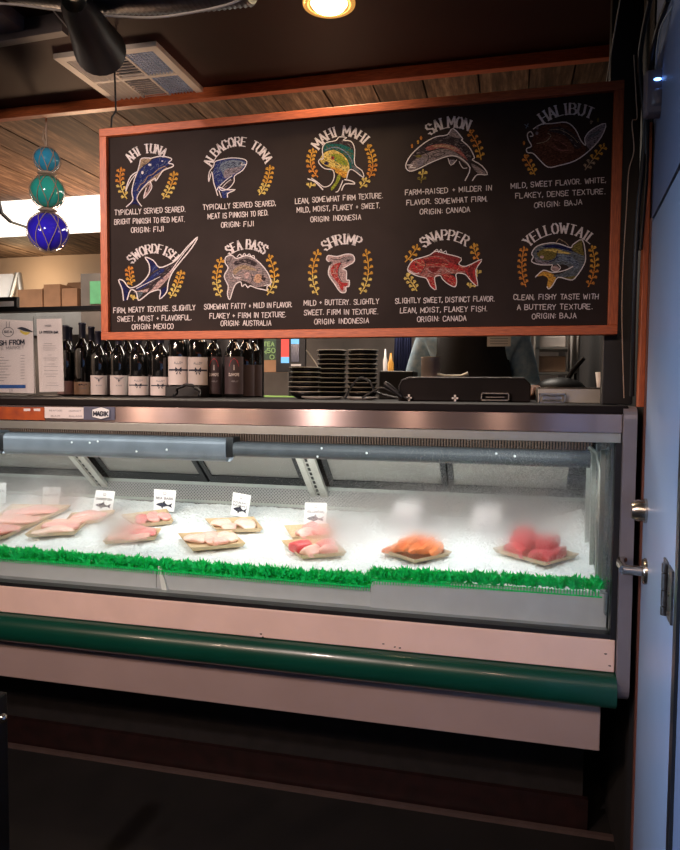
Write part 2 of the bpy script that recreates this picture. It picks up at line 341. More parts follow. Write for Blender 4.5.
# door
d = thing('door_1', 'pale blue grey painted door with lever handle in the right wall', 'door', W(.4, 0)); d['kind'] = 'structure'
b = MB(); wslab(.03, .594, .012, 1.82, 'door_blue', .04, 0); b.build('door_leaf', d, bevel=.002)
b = MB()
def disc_on_wall(c, r, h, m, seg=28, r2=None):
    r2 = r2 or r; u = wdir; v = Vector((0, 0, 1)); vs = []
    for rr, o in ((r, 0), (r, h * .6), (r2, h)):
        for k in range(seg): t = 2 * PI * k / seg; vs.append(c + (u * math.cos(t) + v * math.sin(t)) * rr + wn * o)
    fs = [(i * seg + k, i * seg + (k + 1) % seg, (i + 1) * seg + (k + 1) % seg, (i + 1) * seg + k) for i in range(2) for k in range(seg)]
    b.add(vs, fs, m, True); b.add(vs, [tuple(range(2 * seg, 3 * seg))], m)
SL = .135
disc_on_wall(W(SL, .972), .031, .009, 'nickel', r2=.028)
disc_on_wall(W(SL, .972), .012, .052, 'nickel')
p0 = W(SL, .972, .05)
b.tube([p0 + wdir * .004, p0 - wdir * .02 + Vector((0, 0, .001)), p0 - wdir * .055 + wn * .004, p0 - wdir * .095 + wn * .001, p0 - wdir * .108 - wn * .010], [.0115, .011, .010, .0095, .008], 'nickel', 12)
dh = b.build('door_handle', d)
b = MB(); c = W(SL - .035, 1.112); disc_on_wall(c, .030, .006, 'nickel'); disc_on_wall(c, .0265, .034, 'nickel', r2=.020); b.build('deadbolt', d)
b = MB()
HZ = .978
for z0, z1 in ((0, .016), (.018, .048), (.05, .08), (.082, .099)):
    b.tube([W(.492, HZ + z0, .007), W(.492, HZ + z1, .007)], .0065, 'hinge', 12)
for s0, s1 in ((.44, .484), (.50, .552)):
    bs = [W(s0, HZ, .004), W(s1, HZ, .004), W(s1, HZ, 0), W(s0, HZ, 0)]; b.hexa(bs, [v + Vector((0, 0, .099)) for v in bs], 'hinge')
    for z in (.014, .050, .086): disc_on_wall(W((s0 + s1) / 2, HZ + z, .003), .0045, .003, 'nickel', 10)
b.build('hinge', d, label='tarnished dark door hinge')
# corner post, wooden
b = MB(); b.box(.3195, .334, -.03, .0, 1.362, 2.07, 'orangev'); o = b.build('wood_post', bevel=.002); tag(o, 'narrow orange stained wooden strip running up the corner below the blue lit sensor', 'wood strip')
b = MB(); b.box(.252, .333, .135, .175, 1.3645, 2.5, 'black'); o = b.build('black_post', bevel=.003); tag(o, 'black upright post behind the right edge of the chalkboard', 'post')
# sensor
c = P(656.5, 96, Y=-.13)
t = thing('motion_sensor', 'grey wall motion sensor with a glowing blue light, high in the right corner', 'sensor', (c.x, c.y, c.z - .05))
b = MB(); w = .029; prof = []
def rrect(cx, cy, hw, hh, r, n=5):
    o = []
    for (sx, sy, a) in ((1, 1, 0), (-1, 1, 90), (-1, -1, 180), (1, -1, 270)):
        for k in range(n + 1):
            q = math.radians(a + 90 * k / n); o.append((cx + sx * (hw - r) + r * math.cos(q), cy + sy * (hh - r) + r * math.sin(q)))
    return o
for (dy0, dy1, sc) in ((0, .03, 1),):
    pts = rrect(0, 0, w, .052, .008); n = len(pts)
    vs = [(c.x + x, c.y, c.z + z) for x, z in pts] + [(c.x + x, c.y - .02, c.z + z) for x, z in pts] + [(c.x + x * .85, c.y - .03, c.z + z * .9) for x, z in pts]
    b.add(vs, [(i + r * n, (i + 1) % n + r * n, n + (i + 1) % n + r * n, n + i + r * n) for r in (0, 1) for i in range(n)], 'sensor', True); b.add(vs, [tuple(range(2 * n, 3 * n)), tuple(range(n))[::-1]], 'sensor')
b.build('housing', t)
b = MB(); b.lathe([(.0001, -.026), (.018, -.026), (.020, -.02), (.020, .006), (.017, .012), (.0001, .012)], 'sensor', (c.x, c.y - .018, c.z - .008), 20); b.build('lens', t)
b = MB(); b.sphere((c.x - .004, c.y - .030, c.z + .026), .006, 'led', sc=(1.4, .5, .6)); b.build('indicator_light', t, label='glowing blue indicator light')

# cables in the corner
def cable(pts, r, m, name, label, cat='cable', group=None):
    P2 = []
    pv = [Vector(p) for p in pts]
    for i in range(len(pv) - 1):
        p_1 = pv[max(i - 1, 0)]; a = pv[i]; bb = pv[i + 1]; c2 = pv[min(i + 2, len(pv) - 1)]
        for k in range(6):
            t = k / 6; P2.append(.5 * ((2 * a) + (-p_1 + bb) * t + (2 * p_1 - 5 * a + 4 * bb - c2) * t * t + (-p_1 + 3 * a - 3 * bb + c2) * t ** 3))
    P2.append(pv[-1]); b = MB(); b.tube(P2, r, m, 6); o = b.build(name); return tag(o, label, cat, group)
cable([P(634, 55, Y=-.04), P(636, 95, Y=-.05), P(637, 118, Y=-.03), P(632, 122, Y=-.04), P(634, 150, Y=-.05), P(629, 170, Y=-.04), P(627, 200, Y=-.05), P(622, 300, Y=.02), P(624, 398, Y=.05)], .0013, 'rope', 'cable', 'thin pale cable dropping beside the right edge of the chalkboard')
cable([P(650, 0, Y=-.2), P(640, 60, Y=-.1), P(645, 130, Y=-.05), P(638, 210, Y=-.05), P(634, 300, Y=-.03), P(632, 396, Y=.03)], .006, 'black', 'cable', 'thick black cable running down the dark right corner')
cable([P(668, 0, Y=-.3), P(655, 40, Y=-.2), P(648, 90, Y=-.1), P(646, 170, Y=-.04), P(640, 250, Y=-.04)], .006, 'black', 'cable', 'black cable passing beside the motion sensor')
cable([P(676, 2, Y=-.3), P(660, 30, Y=-.25), P(655, 75, Y=-.12)], .002, 'cord', 'cable', 'short frayed cord above the motion sensor')

# ------------------------------------------------------------------ display case
XL, XR = -2.6, .272
case = thing('display_case', 'long refrigerated seafood display case with green bumper and glass front', 'display case', (-1.1, .3, 0))
def part(b, name, bevel=0, kind=None, label=None, parent=None): return b.build(name, parent or case, bevel=bevel, kind=kind, label=label)
b = MB(); b.box(XL, .286, -.012, .30, 1.293, 1.343, 'steel'); tb = part(b, 'top_band', .002, label='brushed steel band'); uvl = tb.data.uv_layers.new(name='UVMap')
for lp in tb.data.loops: vv = tb.data.vertices[lp.vertex_index].co; uvl.data[lp.index].uv = (vv.x, vv.z + vv.y)
b = MB(); b.box(XL, .284, -.010, .02, 1.268, 1.292, 'alu'); part(b, 'glass_rail', .001, label='pale aluminium rail')
b = MB(); b.box(XL, XR, 0, .008, .760, 1.272, 'fog'); fg = part(b, 'front_glass', label='front glass pane with patches of condensation')
b = MB(); b.box(XL, XR, -.006, .03, .748, .760, 'frame_dark'); part(b, 'glass_channel', label='dark glass channel')
b = MB(); b.box(XL, .284, -.012, .08, .662, .748, 'pink')
part(b, 'front_rail', .003, label='pale pinkish painted rail')
for px, py in ((261, 634), (263, 637), (383, 644), (395, 647), (400, 648), (606, 654), (610, 666)):
    b = MB(); q = P(px, py, Y=-.0125); r = .004
    b.add([(q.x + r * random.uniform(.6, 1.3) * math.cos(a), q.y, q.z + .5 * r * random.uniform(.6, 1.3) * math.sin(a)) for a in [i * PI / 4 for i in range(8)]], [tuple(range(8))], 'darkrec'); part(b, 'paint_chip', label='small dark chip in the pink paint')
prof = [(.02, .66)] + [(-.012 - .038 * math.sin(a), .614 + .046 * math.cos(a)) for a in [PI * i / 14 for i in range(15)]] + [(.02, .568)]
b = MB(); b.prism(prof, XL, .287, 'green', True); part(b, 'bumper', label='rounded dark green bumper')
b = MB(); b.box(XL, .258, .03, .30, .425, .57, 'kick'); b.box(-1.66, -1.652, .024, .03, .43, .568, 'kick'); part(b, 'kick_panel', .002, label='grey kick panel')
b = MB(); b.box(XL, .255, .36, .9, 0, .43, 'darkrec'); part(b, 'plinth', label='dark recessed plinth')
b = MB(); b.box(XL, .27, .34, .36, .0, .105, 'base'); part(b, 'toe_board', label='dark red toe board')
b = MB(); b.box(XL, .27, .01, .96, .57, .66, 'darkrec'); part(b, 'tub_light_stop')  # unseen panel added under the ice to stop light leaking
# end panel
pts = []
y0, y1, z0, z1 = -.03, .95, .585, 1.362
for (cy, cz, a, r) in ((y1 - .01, z1 - .01, 0, .01), (y0 + .03, z1 - .03, 90, .03), (y0 + .05, z0 + .05, 180, .05), (y1 - .01, z0 + .01, 270, .01)):
    for k in range(6): q = math.radians(a + 90 * k / 5); pts.append((cy + r * math.cos(q), cz + r * math.sin(q)))
b = MB(); b.prism(pts, .287, .319, 'panel_grey'); part(b, 'end_panel', .004, label='lavender grey metal end panel')
b = MB(); b.box(.272, .287, -.008, .02, .748, 1.268, 'frame_dark').box(.274, .287, .02, .05, .70, 1.268, 'alu'); part(b, 'end_frame')
b = MB(); b.box(.262, .268, .03, .66, .8, 1.27, 'sideglass'); part(b, 'side_glass', label='side glass pane with a misty film')
b = MB()
for (ya, yb) in ((.10, .112), (.30, .312), (.44, .452)):
    b.hexa([(.250, ya, .86), (.262, ya, .86), (.262, yb, .86), (.250, yb, .86)], [(.250, ya - .0, 1.24), (.262, ya, 1.24), (.262, yb, 1.24), (.250, yb, 1.24)], 'alu')
part(b, 'side_glass_rails')
# interior deck, riser, rear
b = MB(); b.hexa([(XL, .08, .66), (XR, .08, .66), (XR, .72, .66), (XL, .72, .66)], [(XL, .08, .80), (XR, .08, .80), (XR, .72, .90), (XL, .72, .90)], 'white_enamel'); part(b, 'ice_deck')
for (xa, xb, zt, lab) in ((XL, -1.088, .816, 'left grey riser panel'), (-1.086, -.386, .813, 'middle grey riser panel'), (-.384, XR - .002, .845, 'taller right grey riser panel')):
    b = MB()
    if zt > .84:
        yq = .074; pr = [(xa, .758)] + [(xa + .02 - .02 * math.cos(q), .826 + .012 * math.sin(q)) for q in [PI / 2 * i / 5 for i in range(6)]] + [(xb, .850), (xb, .758)]
        n = len(pr); vs = [(x, .060, z) for x, z in pr] + [(x, .076, z) for x, z in pr]
        b.add(vs, [tuple(range(n)), tuple(range(n, 2 * n))[::-1]] + [(i, n + i, n + (i + 1) % n, (i + 1) % n) for i in range(n)], 'white_enamel')
    else: b.box(xa, xb, .068, .079, .758, zt, 'white_enamel')
    part(b, 'riser_panel', label=lab)
b = MB(); a0 = P(158, 566, Y=.062); a1 = P(163, 596, Y=.062); b.hexa([(a1.x, .060, a1.z), (a1.x + .022, .060, a1.z), (a1.x + .022, .067, a1.z), (a1.x, .067, a1.z)], [(a0.x, .060, a0.z), (a0.x + .010, .060, a0.z), (a0.x + .010, .067, a0.z), (a0.x, .067, a0.z)], 'card'); part(b, 'joint_strip', label='white slanted joint strip between riser panels')
b = MB(); b.box(XL, XR, .018, .068, .748, .758, 'innersteel'); part(b, 'sill')
b = MB(); b.box(XL, XR, .70, .712, .90, 1.005, 'perf'); part(b, 'perforated_panel', label='perforated steel strip behind the ice')
b = MB(); b.box(XL, XR, .695, .715, 1.003, 1.016, 'alu').box(XL, XR, .69, .699, .93, .94, 'alu'); part(b, 'rear_ledge')
# slanted rear doors: from (y .69,z 1.0) up to (y .38,z 1.27)
def RP(x, t, off=0.0):                                        # t 0..1 up the slope
    n = Vector((0, -.66, -.75)); return Vector((x, .70 - .32 * t, 1.012 + .275 * t)) + n * (-off)
def slant(b, xa, xb, ta, tb, m, th=.014, off=0):
    b.hexa([RP(xa, ta, off), RP(xb, ta, off), RP(xb, ta, off + th), RP(xa, ta, off + th)], [RP(xa, tb, off), RP(xb, tb, off), RP(xb, tb, off + th), RP(xa, tb, off + th)], m)
segs = [(-2.55, -1.75), (-1.63, -1.215), (-1.165, -.79), (-.655, -.235), (-.19, .205)]
for i, (xa, xb) in enumerate(segs):
    dd = MB(); g = .02
    slant(dd, xa - g, xb + g, 0.0, .13, 'frame_dark'); slant(dd, xa - g, xb + g, .90, 1.0, 'frame_dark'); slant(dd, xa - g, xa, .13, .90, 'frame_dark'); slant(dd, xb, xb + g, .13, .90, 'frame_dark')
    o = part(dd, 'sliding_door_frame')
    gg = MB(); slant(gg, xa, xb, .12, .91, 'rearglass', .004, .005); g_ = gg.build('sliding_door_pane', o); g_['label'] = 'sliding glass pane with a pale film in place of reflections'
for xc in (-1.70, -.722):
    pb = MB(); slant(pb, xc - .036, xc - .012, -.28, .95, 'pilaster', .014, -.028); slant(pb, xc + .008, xc + .036, -.28, .95, 'pilaster', .014, -.028); slant(pb, xc - .012, xc + .008, -.28, .95, 'pilaster', .012, -.022)
    for k in range(16): slant(pb, xc - .006, xc + .003, -.2 + k * .07, -.16 + k * .07, 'slot', .002, -.0240)
    part(pb, 'slotted_pilaster', label='slotted steel pilaster')
b = MB(); slant(b, .225, XR, -.2, 1, 'frame_dark', .02); part(b, 'rear_corner_post', label='dark rear corner post')
for sa, sb_, ta, tb in ((-.60, -.30, .74, .80), (-1.50, -1.30, .72, .78)): b = MB(); slant(b, sa, sb_, ta, tb, 'card', .003, -.006); part(b, 'rear_strip_label', label='white strip label on a rear door')
# top inner, honeycomb and light bar
b = MB(); b.box(XL, .286, .0, .40, 1.285, 1.293, 'innersteel'); part(b, 'canopy_underside')
b = MB(); b.box(XL, .26, .30, .31, 1.22, 1.285, 'darkrec')
x = XL
while x < .25: b.box(x, x + .004, .29, .30, 1.222, 1.285, 'grillebrown'); x += .009
part(b, 'honeycomb_grille', label='brown vertical honeycomb air grille')
def barprof(yc, zc, hy, hz): return [(yc + p[0], zc + p[1]) for p in rrect(0, 0, hy, hz, .02, 4)]
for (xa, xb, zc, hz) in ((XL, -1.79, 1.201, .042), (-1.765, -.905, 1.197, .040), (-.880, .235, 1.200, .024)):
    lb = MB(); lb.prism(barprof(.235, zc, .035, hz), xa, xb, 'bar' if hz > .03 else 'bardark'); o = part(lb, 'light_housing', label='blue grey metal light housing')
    for k in range(5):
        e = MB(); xx = xa + .2 + (xb - xa - .4) * random.random()
        e.sphere((xx, .199, zc + random.uniform(-.02, .02)), .004, 'card', 8, 6, (1, .3, 1)); e.build('white_rivet', o)
b = MB(); b.box(-.905, -.88, .205, .265, 1.175, 1.24, 'frame_dark').box(-1.79, -1.765, .205, .265, 1.17, 1.235, 'frame_dark'); part(b, 'lamp_holder', label='dark lamp holder between the two housings')
b = MB(); b.tube([(.235, .235, 1.235), (.252, .2, 1.22), (.256, .15, 1.18), (.25, .12, 1.0), (.25, .12, .88)], .006, 'alu'); part(b, 'drain_hose')

# ------------------------------------------------------------------ counter top shelf
b = MB(); b.box(-5.0, .30, -.016, 1.02, 1.343, 1.364, 'blacktop'); ct = b.build('countertop', bevel=.003); tag(ct, 'long black countertop running across the top of the display case', 'countertop')
TOP = 1.364
b = MB(); b.box(-4.0, .25, .97, 1.0, .43, 1.343, 'kwall'); o = b.build('counter_backing'); tag(o, 'dark backing panel under the rear of the countertop', 'panel')

# ------------------------------------------------------------------ ice
def grid_mesh(name, x0, x1, y0, y1, nx, ny, f, m):
    vs = []; fs = []
    for j in range(ny + 1):
        for i in range(nx + 1):
            x = x0 + (x1 - x0) * i / nx; y = y0 + (y1 - y0) * j / ny; vs.append((x, y, f(x, y)))
    for j in range(ny):
        for i in range(nx): a = j * (nx + 1) + i; fs.append((a, a + 1, a + nx + 2, a + nx + 1))
    b = MB(); b.add(vs, fs, m, False); return b
def icef(x, y):
    z = ice_z(y) + .004 * noise.noise(Vector((x * 30, y * 30, 0))) + .0035 * noise.noise(Vector((x * 95, y * 95, 3))) + .006 * noise.noise(Vector((x * 7, y * 7, 9)))
    if x > .05: k = (x - .05) / .22; z += .055 * k * k * max(0, (y - .25) / .44)
    if y < .15: z -= (.15 - y) * .25
    z -= max(0, y - .62) * .1
    return z - .006
b = grid_mesh('ice', XL, .262, .082, .699, 620, 140, icef, 'ice'); o = b.build('ice_bed'); tag(o, 'bed of white crushed ice filling the display case', 'ice', kind='stuff')

# plastic parsley strips
def parsley(x0, x1, z0, z1, name, label):
    b = MB(); n = int((x1 - x0) * 2300)
    for i in range(n):
        t = random.random(); x = x0 + (x1 - x0) * t; zb = z0 + (z1 - z0) * t
        clump = .5 + .5 * noise.noise(Vector((x * 26, 0, 4)))
        y = .082 + random.uniform(-.014, .016); h = random.uniform(.016, .031) * (.75 + .6 * clump)
        base = Vector((x, y, zb + random.uniform(-.002, .016))); ax = Vector((random.gauss(0, .6), random.gauss(-.25, .5), 1)).normalized()
        side = ax.cross(Vector((random.gauss(0, 1), random.gauss(0, 1), .2))).normalized(); nn = ax.cross(side)
        for k in range(3):
            a2 = (ax + side * (k - 1) * .75).normalized(); s2 = (side - ax * (k - 1) * .5).normalized(); w = .0036
            st = base + ax * h * .25; L = h * (.85 if k == 1 else .6)
            b.add([st - s2 * w * .3, st + a2 * L * .55 - s2 * w + nn * .001, st + a2 * L, st + a2 * L * .55 + s2 * w + nn * .001, st + s2 * w * .3], [(0, 1, 2, 3, 4)], 'parsley')
    x = x0
    while x < x1 - .004:
        t = (x - x0) / (x1 - x0); z = z0 + (z1 - z0) * t; b.box(x, x + .0028, .0575, .0595, z - .010, z + .006, 'parsley'); x += .0082
    b.box(x0, x1, .0595, .098, min(z0, z1), min(z0, z1) + .004, 'parsley')
    o = b.build('plastic_parsley_strip'); tag(o, label, 'garnish strip', 'green plastic parsley strips')
parsley(XL, -1.09, .819, .818, 'p', 'bright green plastic parsley strip along the left part of the ice front')
parsley(-1.088, -.386, .817, .817, 'p', 'bright green plastic parsley strip along the middle of the ice front')
parsley(-.384, .258, .838, .853, 'p', 'bright green plastic parsley strip along the right part of the ice front')

# ------------------------------------------------------------------ trays and fish
pinks = {}
def fishmat(name, c, c2, scale=35, stretch=(1, 3, 1)): 
    M[name] = mat(name, c, rough=.28, scale=scale, col2=c2, stretch=stretch, sss=.15, coat=.2); return name
fishmat('pale_fillet', (.90, .64, .54), (.84, .42, .37)); fishmat('pale_fillet_white', (.92, .74, .64), (.88, .54, .46))
fishmat('pink_fillet', (.85, .40, .36), (.72, .16, .18)); fishmat('red_tuna', (.80, .14, .14), (.62, .05, .07)); fishmat('salmon_flesh', (1, .20, .035), (1, .36, .12), 50, (1, 8, 1)); M['salmon_flesh'].node_tree.nodes['Principled BSDF'].inputs['Roughness'].default_value = .4
fishmat('rosy_fillet', (.89, .56, .50), (.82, .34, .32))
def tray(quad, label):
    q = [PI_(*p) for p in quad]; c = sum(q, Vector()) / 4
    b = MB(); up = Vector((0, -ICE_S, 1)).normalized()
    # ensure order counter-clockwise
    ins = [p + (c - p) * .10 for p in q]; base = [p + up * .003 for p in ins]; rim = [p + up * .018 for p in q]
    base_t = [p + up * .0045 for p in ins]; rim_i = [p + (c - p) * .012 + up * .018 for p in q]
    vs = base + rim + rim_i + base_t
    fs = [(3, 2, 1, 0), (12, 13, 14, 15)]
    for i in range(4):
        j = (i + 1) % 4; fs += [(i, j, 4 + j, 4 + i), (4 + i, 4 + j, 8 + j, 8 + i), (8 + i, 8 + j, 12 + j, 12 + i)]
    b.add(vs, fs, 'kraft'); o = b.build('paper_tray', origin=c); tag(o, label, 'tray', 'kraft paper fish trays'); return q, c
def uvp(q, u, v):  # bilinear in quad
    return (q[0] * (1 - u) + q[1] * u) * (1 - v) + (q[3] * (1 - u) + q[2] * u) * v
def fillet(q, u0, v0, u1, v1, wid, th, m, label, group, h0=.006, blocky=False, name='fish_fillet'):
    wid = wid * (1 if blocky else 1.18)
    a = uvp(q, u0, v0); bb = uvp(q, u1, v1); d = (bb - a); L = d.length; d.normalize(); up = Vector((0, -ICE_S, 1)).normalized(); s = up.cross(d)
    n = 14; k = 12; vs = []; fs = []; sd = random.random() * 50
    cen = (a + bb) / 2
    for i in range(n + 1):
        t = i / n
        w = wid * (.35 + .65 * math.sin(PI * min(1, max(0, t * .9 + .08))) ** .6) if not blocky else wid * (1 if .04 < t < .96 else .86)
        hh = th * (.5 + .5 * math.sin(PI * (t * .8 + .12))) if not blocky else th * (1 if .04 < t < .96 else .88)
        bend = .10 * wid * math.sin(t * 5 + sd)
        for j in range(k):
            ang = 2 * PI * j / k; cx_ = math.cos(ang); sy = math.sin(ang)
            ex = .28 if blocky else .8
            px_ = math.copysign(abs(cx_) ** ex, cx_); py_ = math.copysign(abs(sy) ** ex, sy)
            nz = 1 + .14 * noise.noise(Vector((t * 5 + sd, j * .9, 1)))
            vs.append(a + d * L * t + s * (px_ * w * .5 * nz + bend) + up * (h0 + hh * .5 + py_ * hh * .5 * nz + (.15 * th * math.sin(t * 7 + sd) if sy > 0 else 0)))
    for i in range(n):
        for j in range(k): fs.append((i * k + j, i * k + (j + 1) % k, (i + 1) * k + (j + 1) % k, (i + 1) * k + j))
    fs += [tuple(range(k))[::-1], tuple(range(n * k, n * k + k))]
    b = MB(); b.add(vs, fs, m, True); o = b.build(name, origin=cen)
    sb = o.modifiers.new('s', 'SUBSURF'); sb.levels = 1; sb.render_levels = 1
    tag(o, label, 'fish', group); return o
T = []
def tr(quad, lab): q, c = tray(quad, lab); T.append(q); return q
q = tr([(-42, 552), (4, 541), (72, 509), (12, 508)], 'kraft paper tray at the far left edge, blurred by the misted glass')
for i, (v, m_) in enumerate(((.25, 'rosy_fillet'), (.55, 'pale_fillet'), (.8, 'rosy_fillet'))):
    fillet(q, .05, v, .95, v + .02, .075, .024, m_, 'long rosy fish fillet on the far left tray behind misted glass', 'fillets on the far left tray')
q = tr([(25, 539), (76, 536), (89, 524), (46, 524)], 'kraft tray nearest the green strip at left, pointed tip to the left')
for u0, v0, u1, v1, w, m_ in ((.06, .2, .9, .25, .05, 'pale_fillet_white'), (.1, .6, .93, .55, .055, 'rosy_fillet'), (.2, .85, .9, .82, .04, 'pale_fillet')):
    fillet(q, u0, v0, u1, v1, w, .02, m_, 'pale pink fish fillet on the pointed tray at left', 'fillets on the pointed left tray')
q = tr([(64, 527), (100, 524), (116, 514), (72, 517)], 'kraft tray below the first clear name card at left')
for v in (.3, .7): fillet(q, .05, v, .93, v, .05, .02, 'rosy_fillet' if v > .5 else 'pale_fillet', 'pale fish fillet on the tray below the first clear name card', 'fillets below first name card')
q = tr([(121, 519), (136, 529), (174, 525), (167, 513)], 'kraft tray under the second clear name card with rosy fillets')
for u0, v0, u1, v1, m_ in ((.2, .35, .85, .25, 'pink_fillet'), (.12, .62, .8, .6, 'rosy_fillet'), (.2, .85, .75, .85, 'rosy_fillet')):
    fillet(q, u0, v0, u1, v1, .042, .018, m_, 'rosy fish fillet on the back tray under the second clear card', 'rosy fillets on the back tray')
q = tr([(103, 546), (157, 541), (162, 533), (118, 530)], 'kraft tray with pink fillets in front of the rosy back tray')
for u0, v0, u1, v1, m_ in ((.04, .2, .85, .3, 'pale_fillet'), (.1, .5, .93, .5, 'pink_fillet'), (.15, .8, .9, .8, 'rosy_fillet')):
    fillet(q, u0, v0, u1, v1, .055, .022, m_, 'pink fish fillet on the tray in front of the rosy back tray', 'pink fillets on the front left tray')
q = tr([(205, 523), (217, 534), (263, 533), (254, 521)], 'kraft tray below the tilted name card, with pale fillets')
for u0, v0, u1, v1, m_ in ((.08, .75, .9, .72, 'pale_fillet_white'), (.12, .2, .6, .3, 'pale_fillet_white'), (.5, .45, .96, .22, 'pale_fillet')):
    fillet(q, u0, v0, u1, v1, .055, .02, m_, 'pale fish fillet on the tray below the tilted name card', 'pale fillets on the back centre tray')
q = tr([(178, 538), (191, 553), (246, 548), (231, 535)], 'kraft tray of pale fillets nearest the green strip left of centre')
for u0, v0, u1, v1, w, m_ in ((.08, .8, .7, .85, .055, 'pale_fillet_white'), (.12, .45, .75, .6, .055, 'pale_fillet'), (.15, .15, .6, .35, .05, 'pale_fillet_white'), (.62, .75, .82, .45, .045, 'salmon_flesh')):
    if m_ == 'salmon_flesh': fillet(q, u0, v0, u1, v1, w, .026, 'pale_fillet', 'small peach piece of fish on the pale fillets left of centre', None, name='fish_piece')
    else: fillet(q, u0, v0, u1, v1, w, .022, m_, 'pale fish fillet on the front tray left of centre', 'pale fillets on the front centre tray')
q = tr([(284, 530), (292, 542), (334, 539), (329, 528)], 'kraft tray directly below the central name card')
for u0, v0, u1, v1, m_ in ((.2, .4, .5, .8, 'pink_fillet'), (.5, .3, .95, .4, 'rosy_fillet'), (.5, .7, .95, .75, 'pink_fillet')):
    fillet(q, u0, v0, u1, v1, .055, .026, m_, 'pink fish piece on the tray directly below the central name card', 'pink pieces on the back tray at centre')
q = tr([(281, 545), (301, 561), (347, 557), (334, 543)], 'kraft tray with red and pink pieces nearest the green strip at centre')
fillet(q, .35, .18, .68, .2, .06, .032, 'red_tuna', 'deep red block of fish at the front of the central tray', None, blocky=True, name='fish_block')
for u0, v0, u1, v1, m_ in ((.68, .25, .98, .3, 'pale_fillet'), (.3, .7, .6, .72, 'pink_fillet'), (.6, .68, .95, .7, 'rosy_fillet')):
    fillet(q, u0, v0, u1, v1, .055, .03, m_, 'pink fish piece on the front tray at centre', 'pink pieces on the front tray at centre')
q = tr([(381, 554), (415, 565), (452, 557), (420, 545)], 'kraft tray piled with orange salmon')
for i in range(18):
    u = .14 + .74 * ((i * .37) % 1); v = .16 + .68 * ((i * .59) % 1); a = random.uniform(-.6, .6); l = .10
    cc = uvp(q, .5, .5); r_ = 1 - min(1, math.hypot(u - .5, v - .5) / .5)
    fillet(q, u - l, v - l * a, u + l, v + l * a, .058, .024, 'salmon_flesh', 'bright orange piece of salmon in the heap on its kraft tray', 'orange salmon pieces', .006 + .044 * r_, name='salmon_piece')
q = tr([(492, 553), (546, 568), (579, 559), (528, 545)], 'kraft tray with stacked red tuna blocks at the right')
for u0, v0, u1, v1, h, w in ((.12, .25, .52, .25, .006, .06), (.56, .3, .95, .3, .006, .06), (.1, .7, .5, .7, .006, .06), (.54, .7, .9, .7, .006, .055), (.05, .55, .48, .55, .036, .09), (.5, .62, .78, .6, .034, .075)):
    fillet(q, u0, v0, u1, v1, w, .032, 'red_tuna', 'red tuna block stacked on the rightmost kraft tray', 'red tuna blocks', h, True, name='tuna_block')

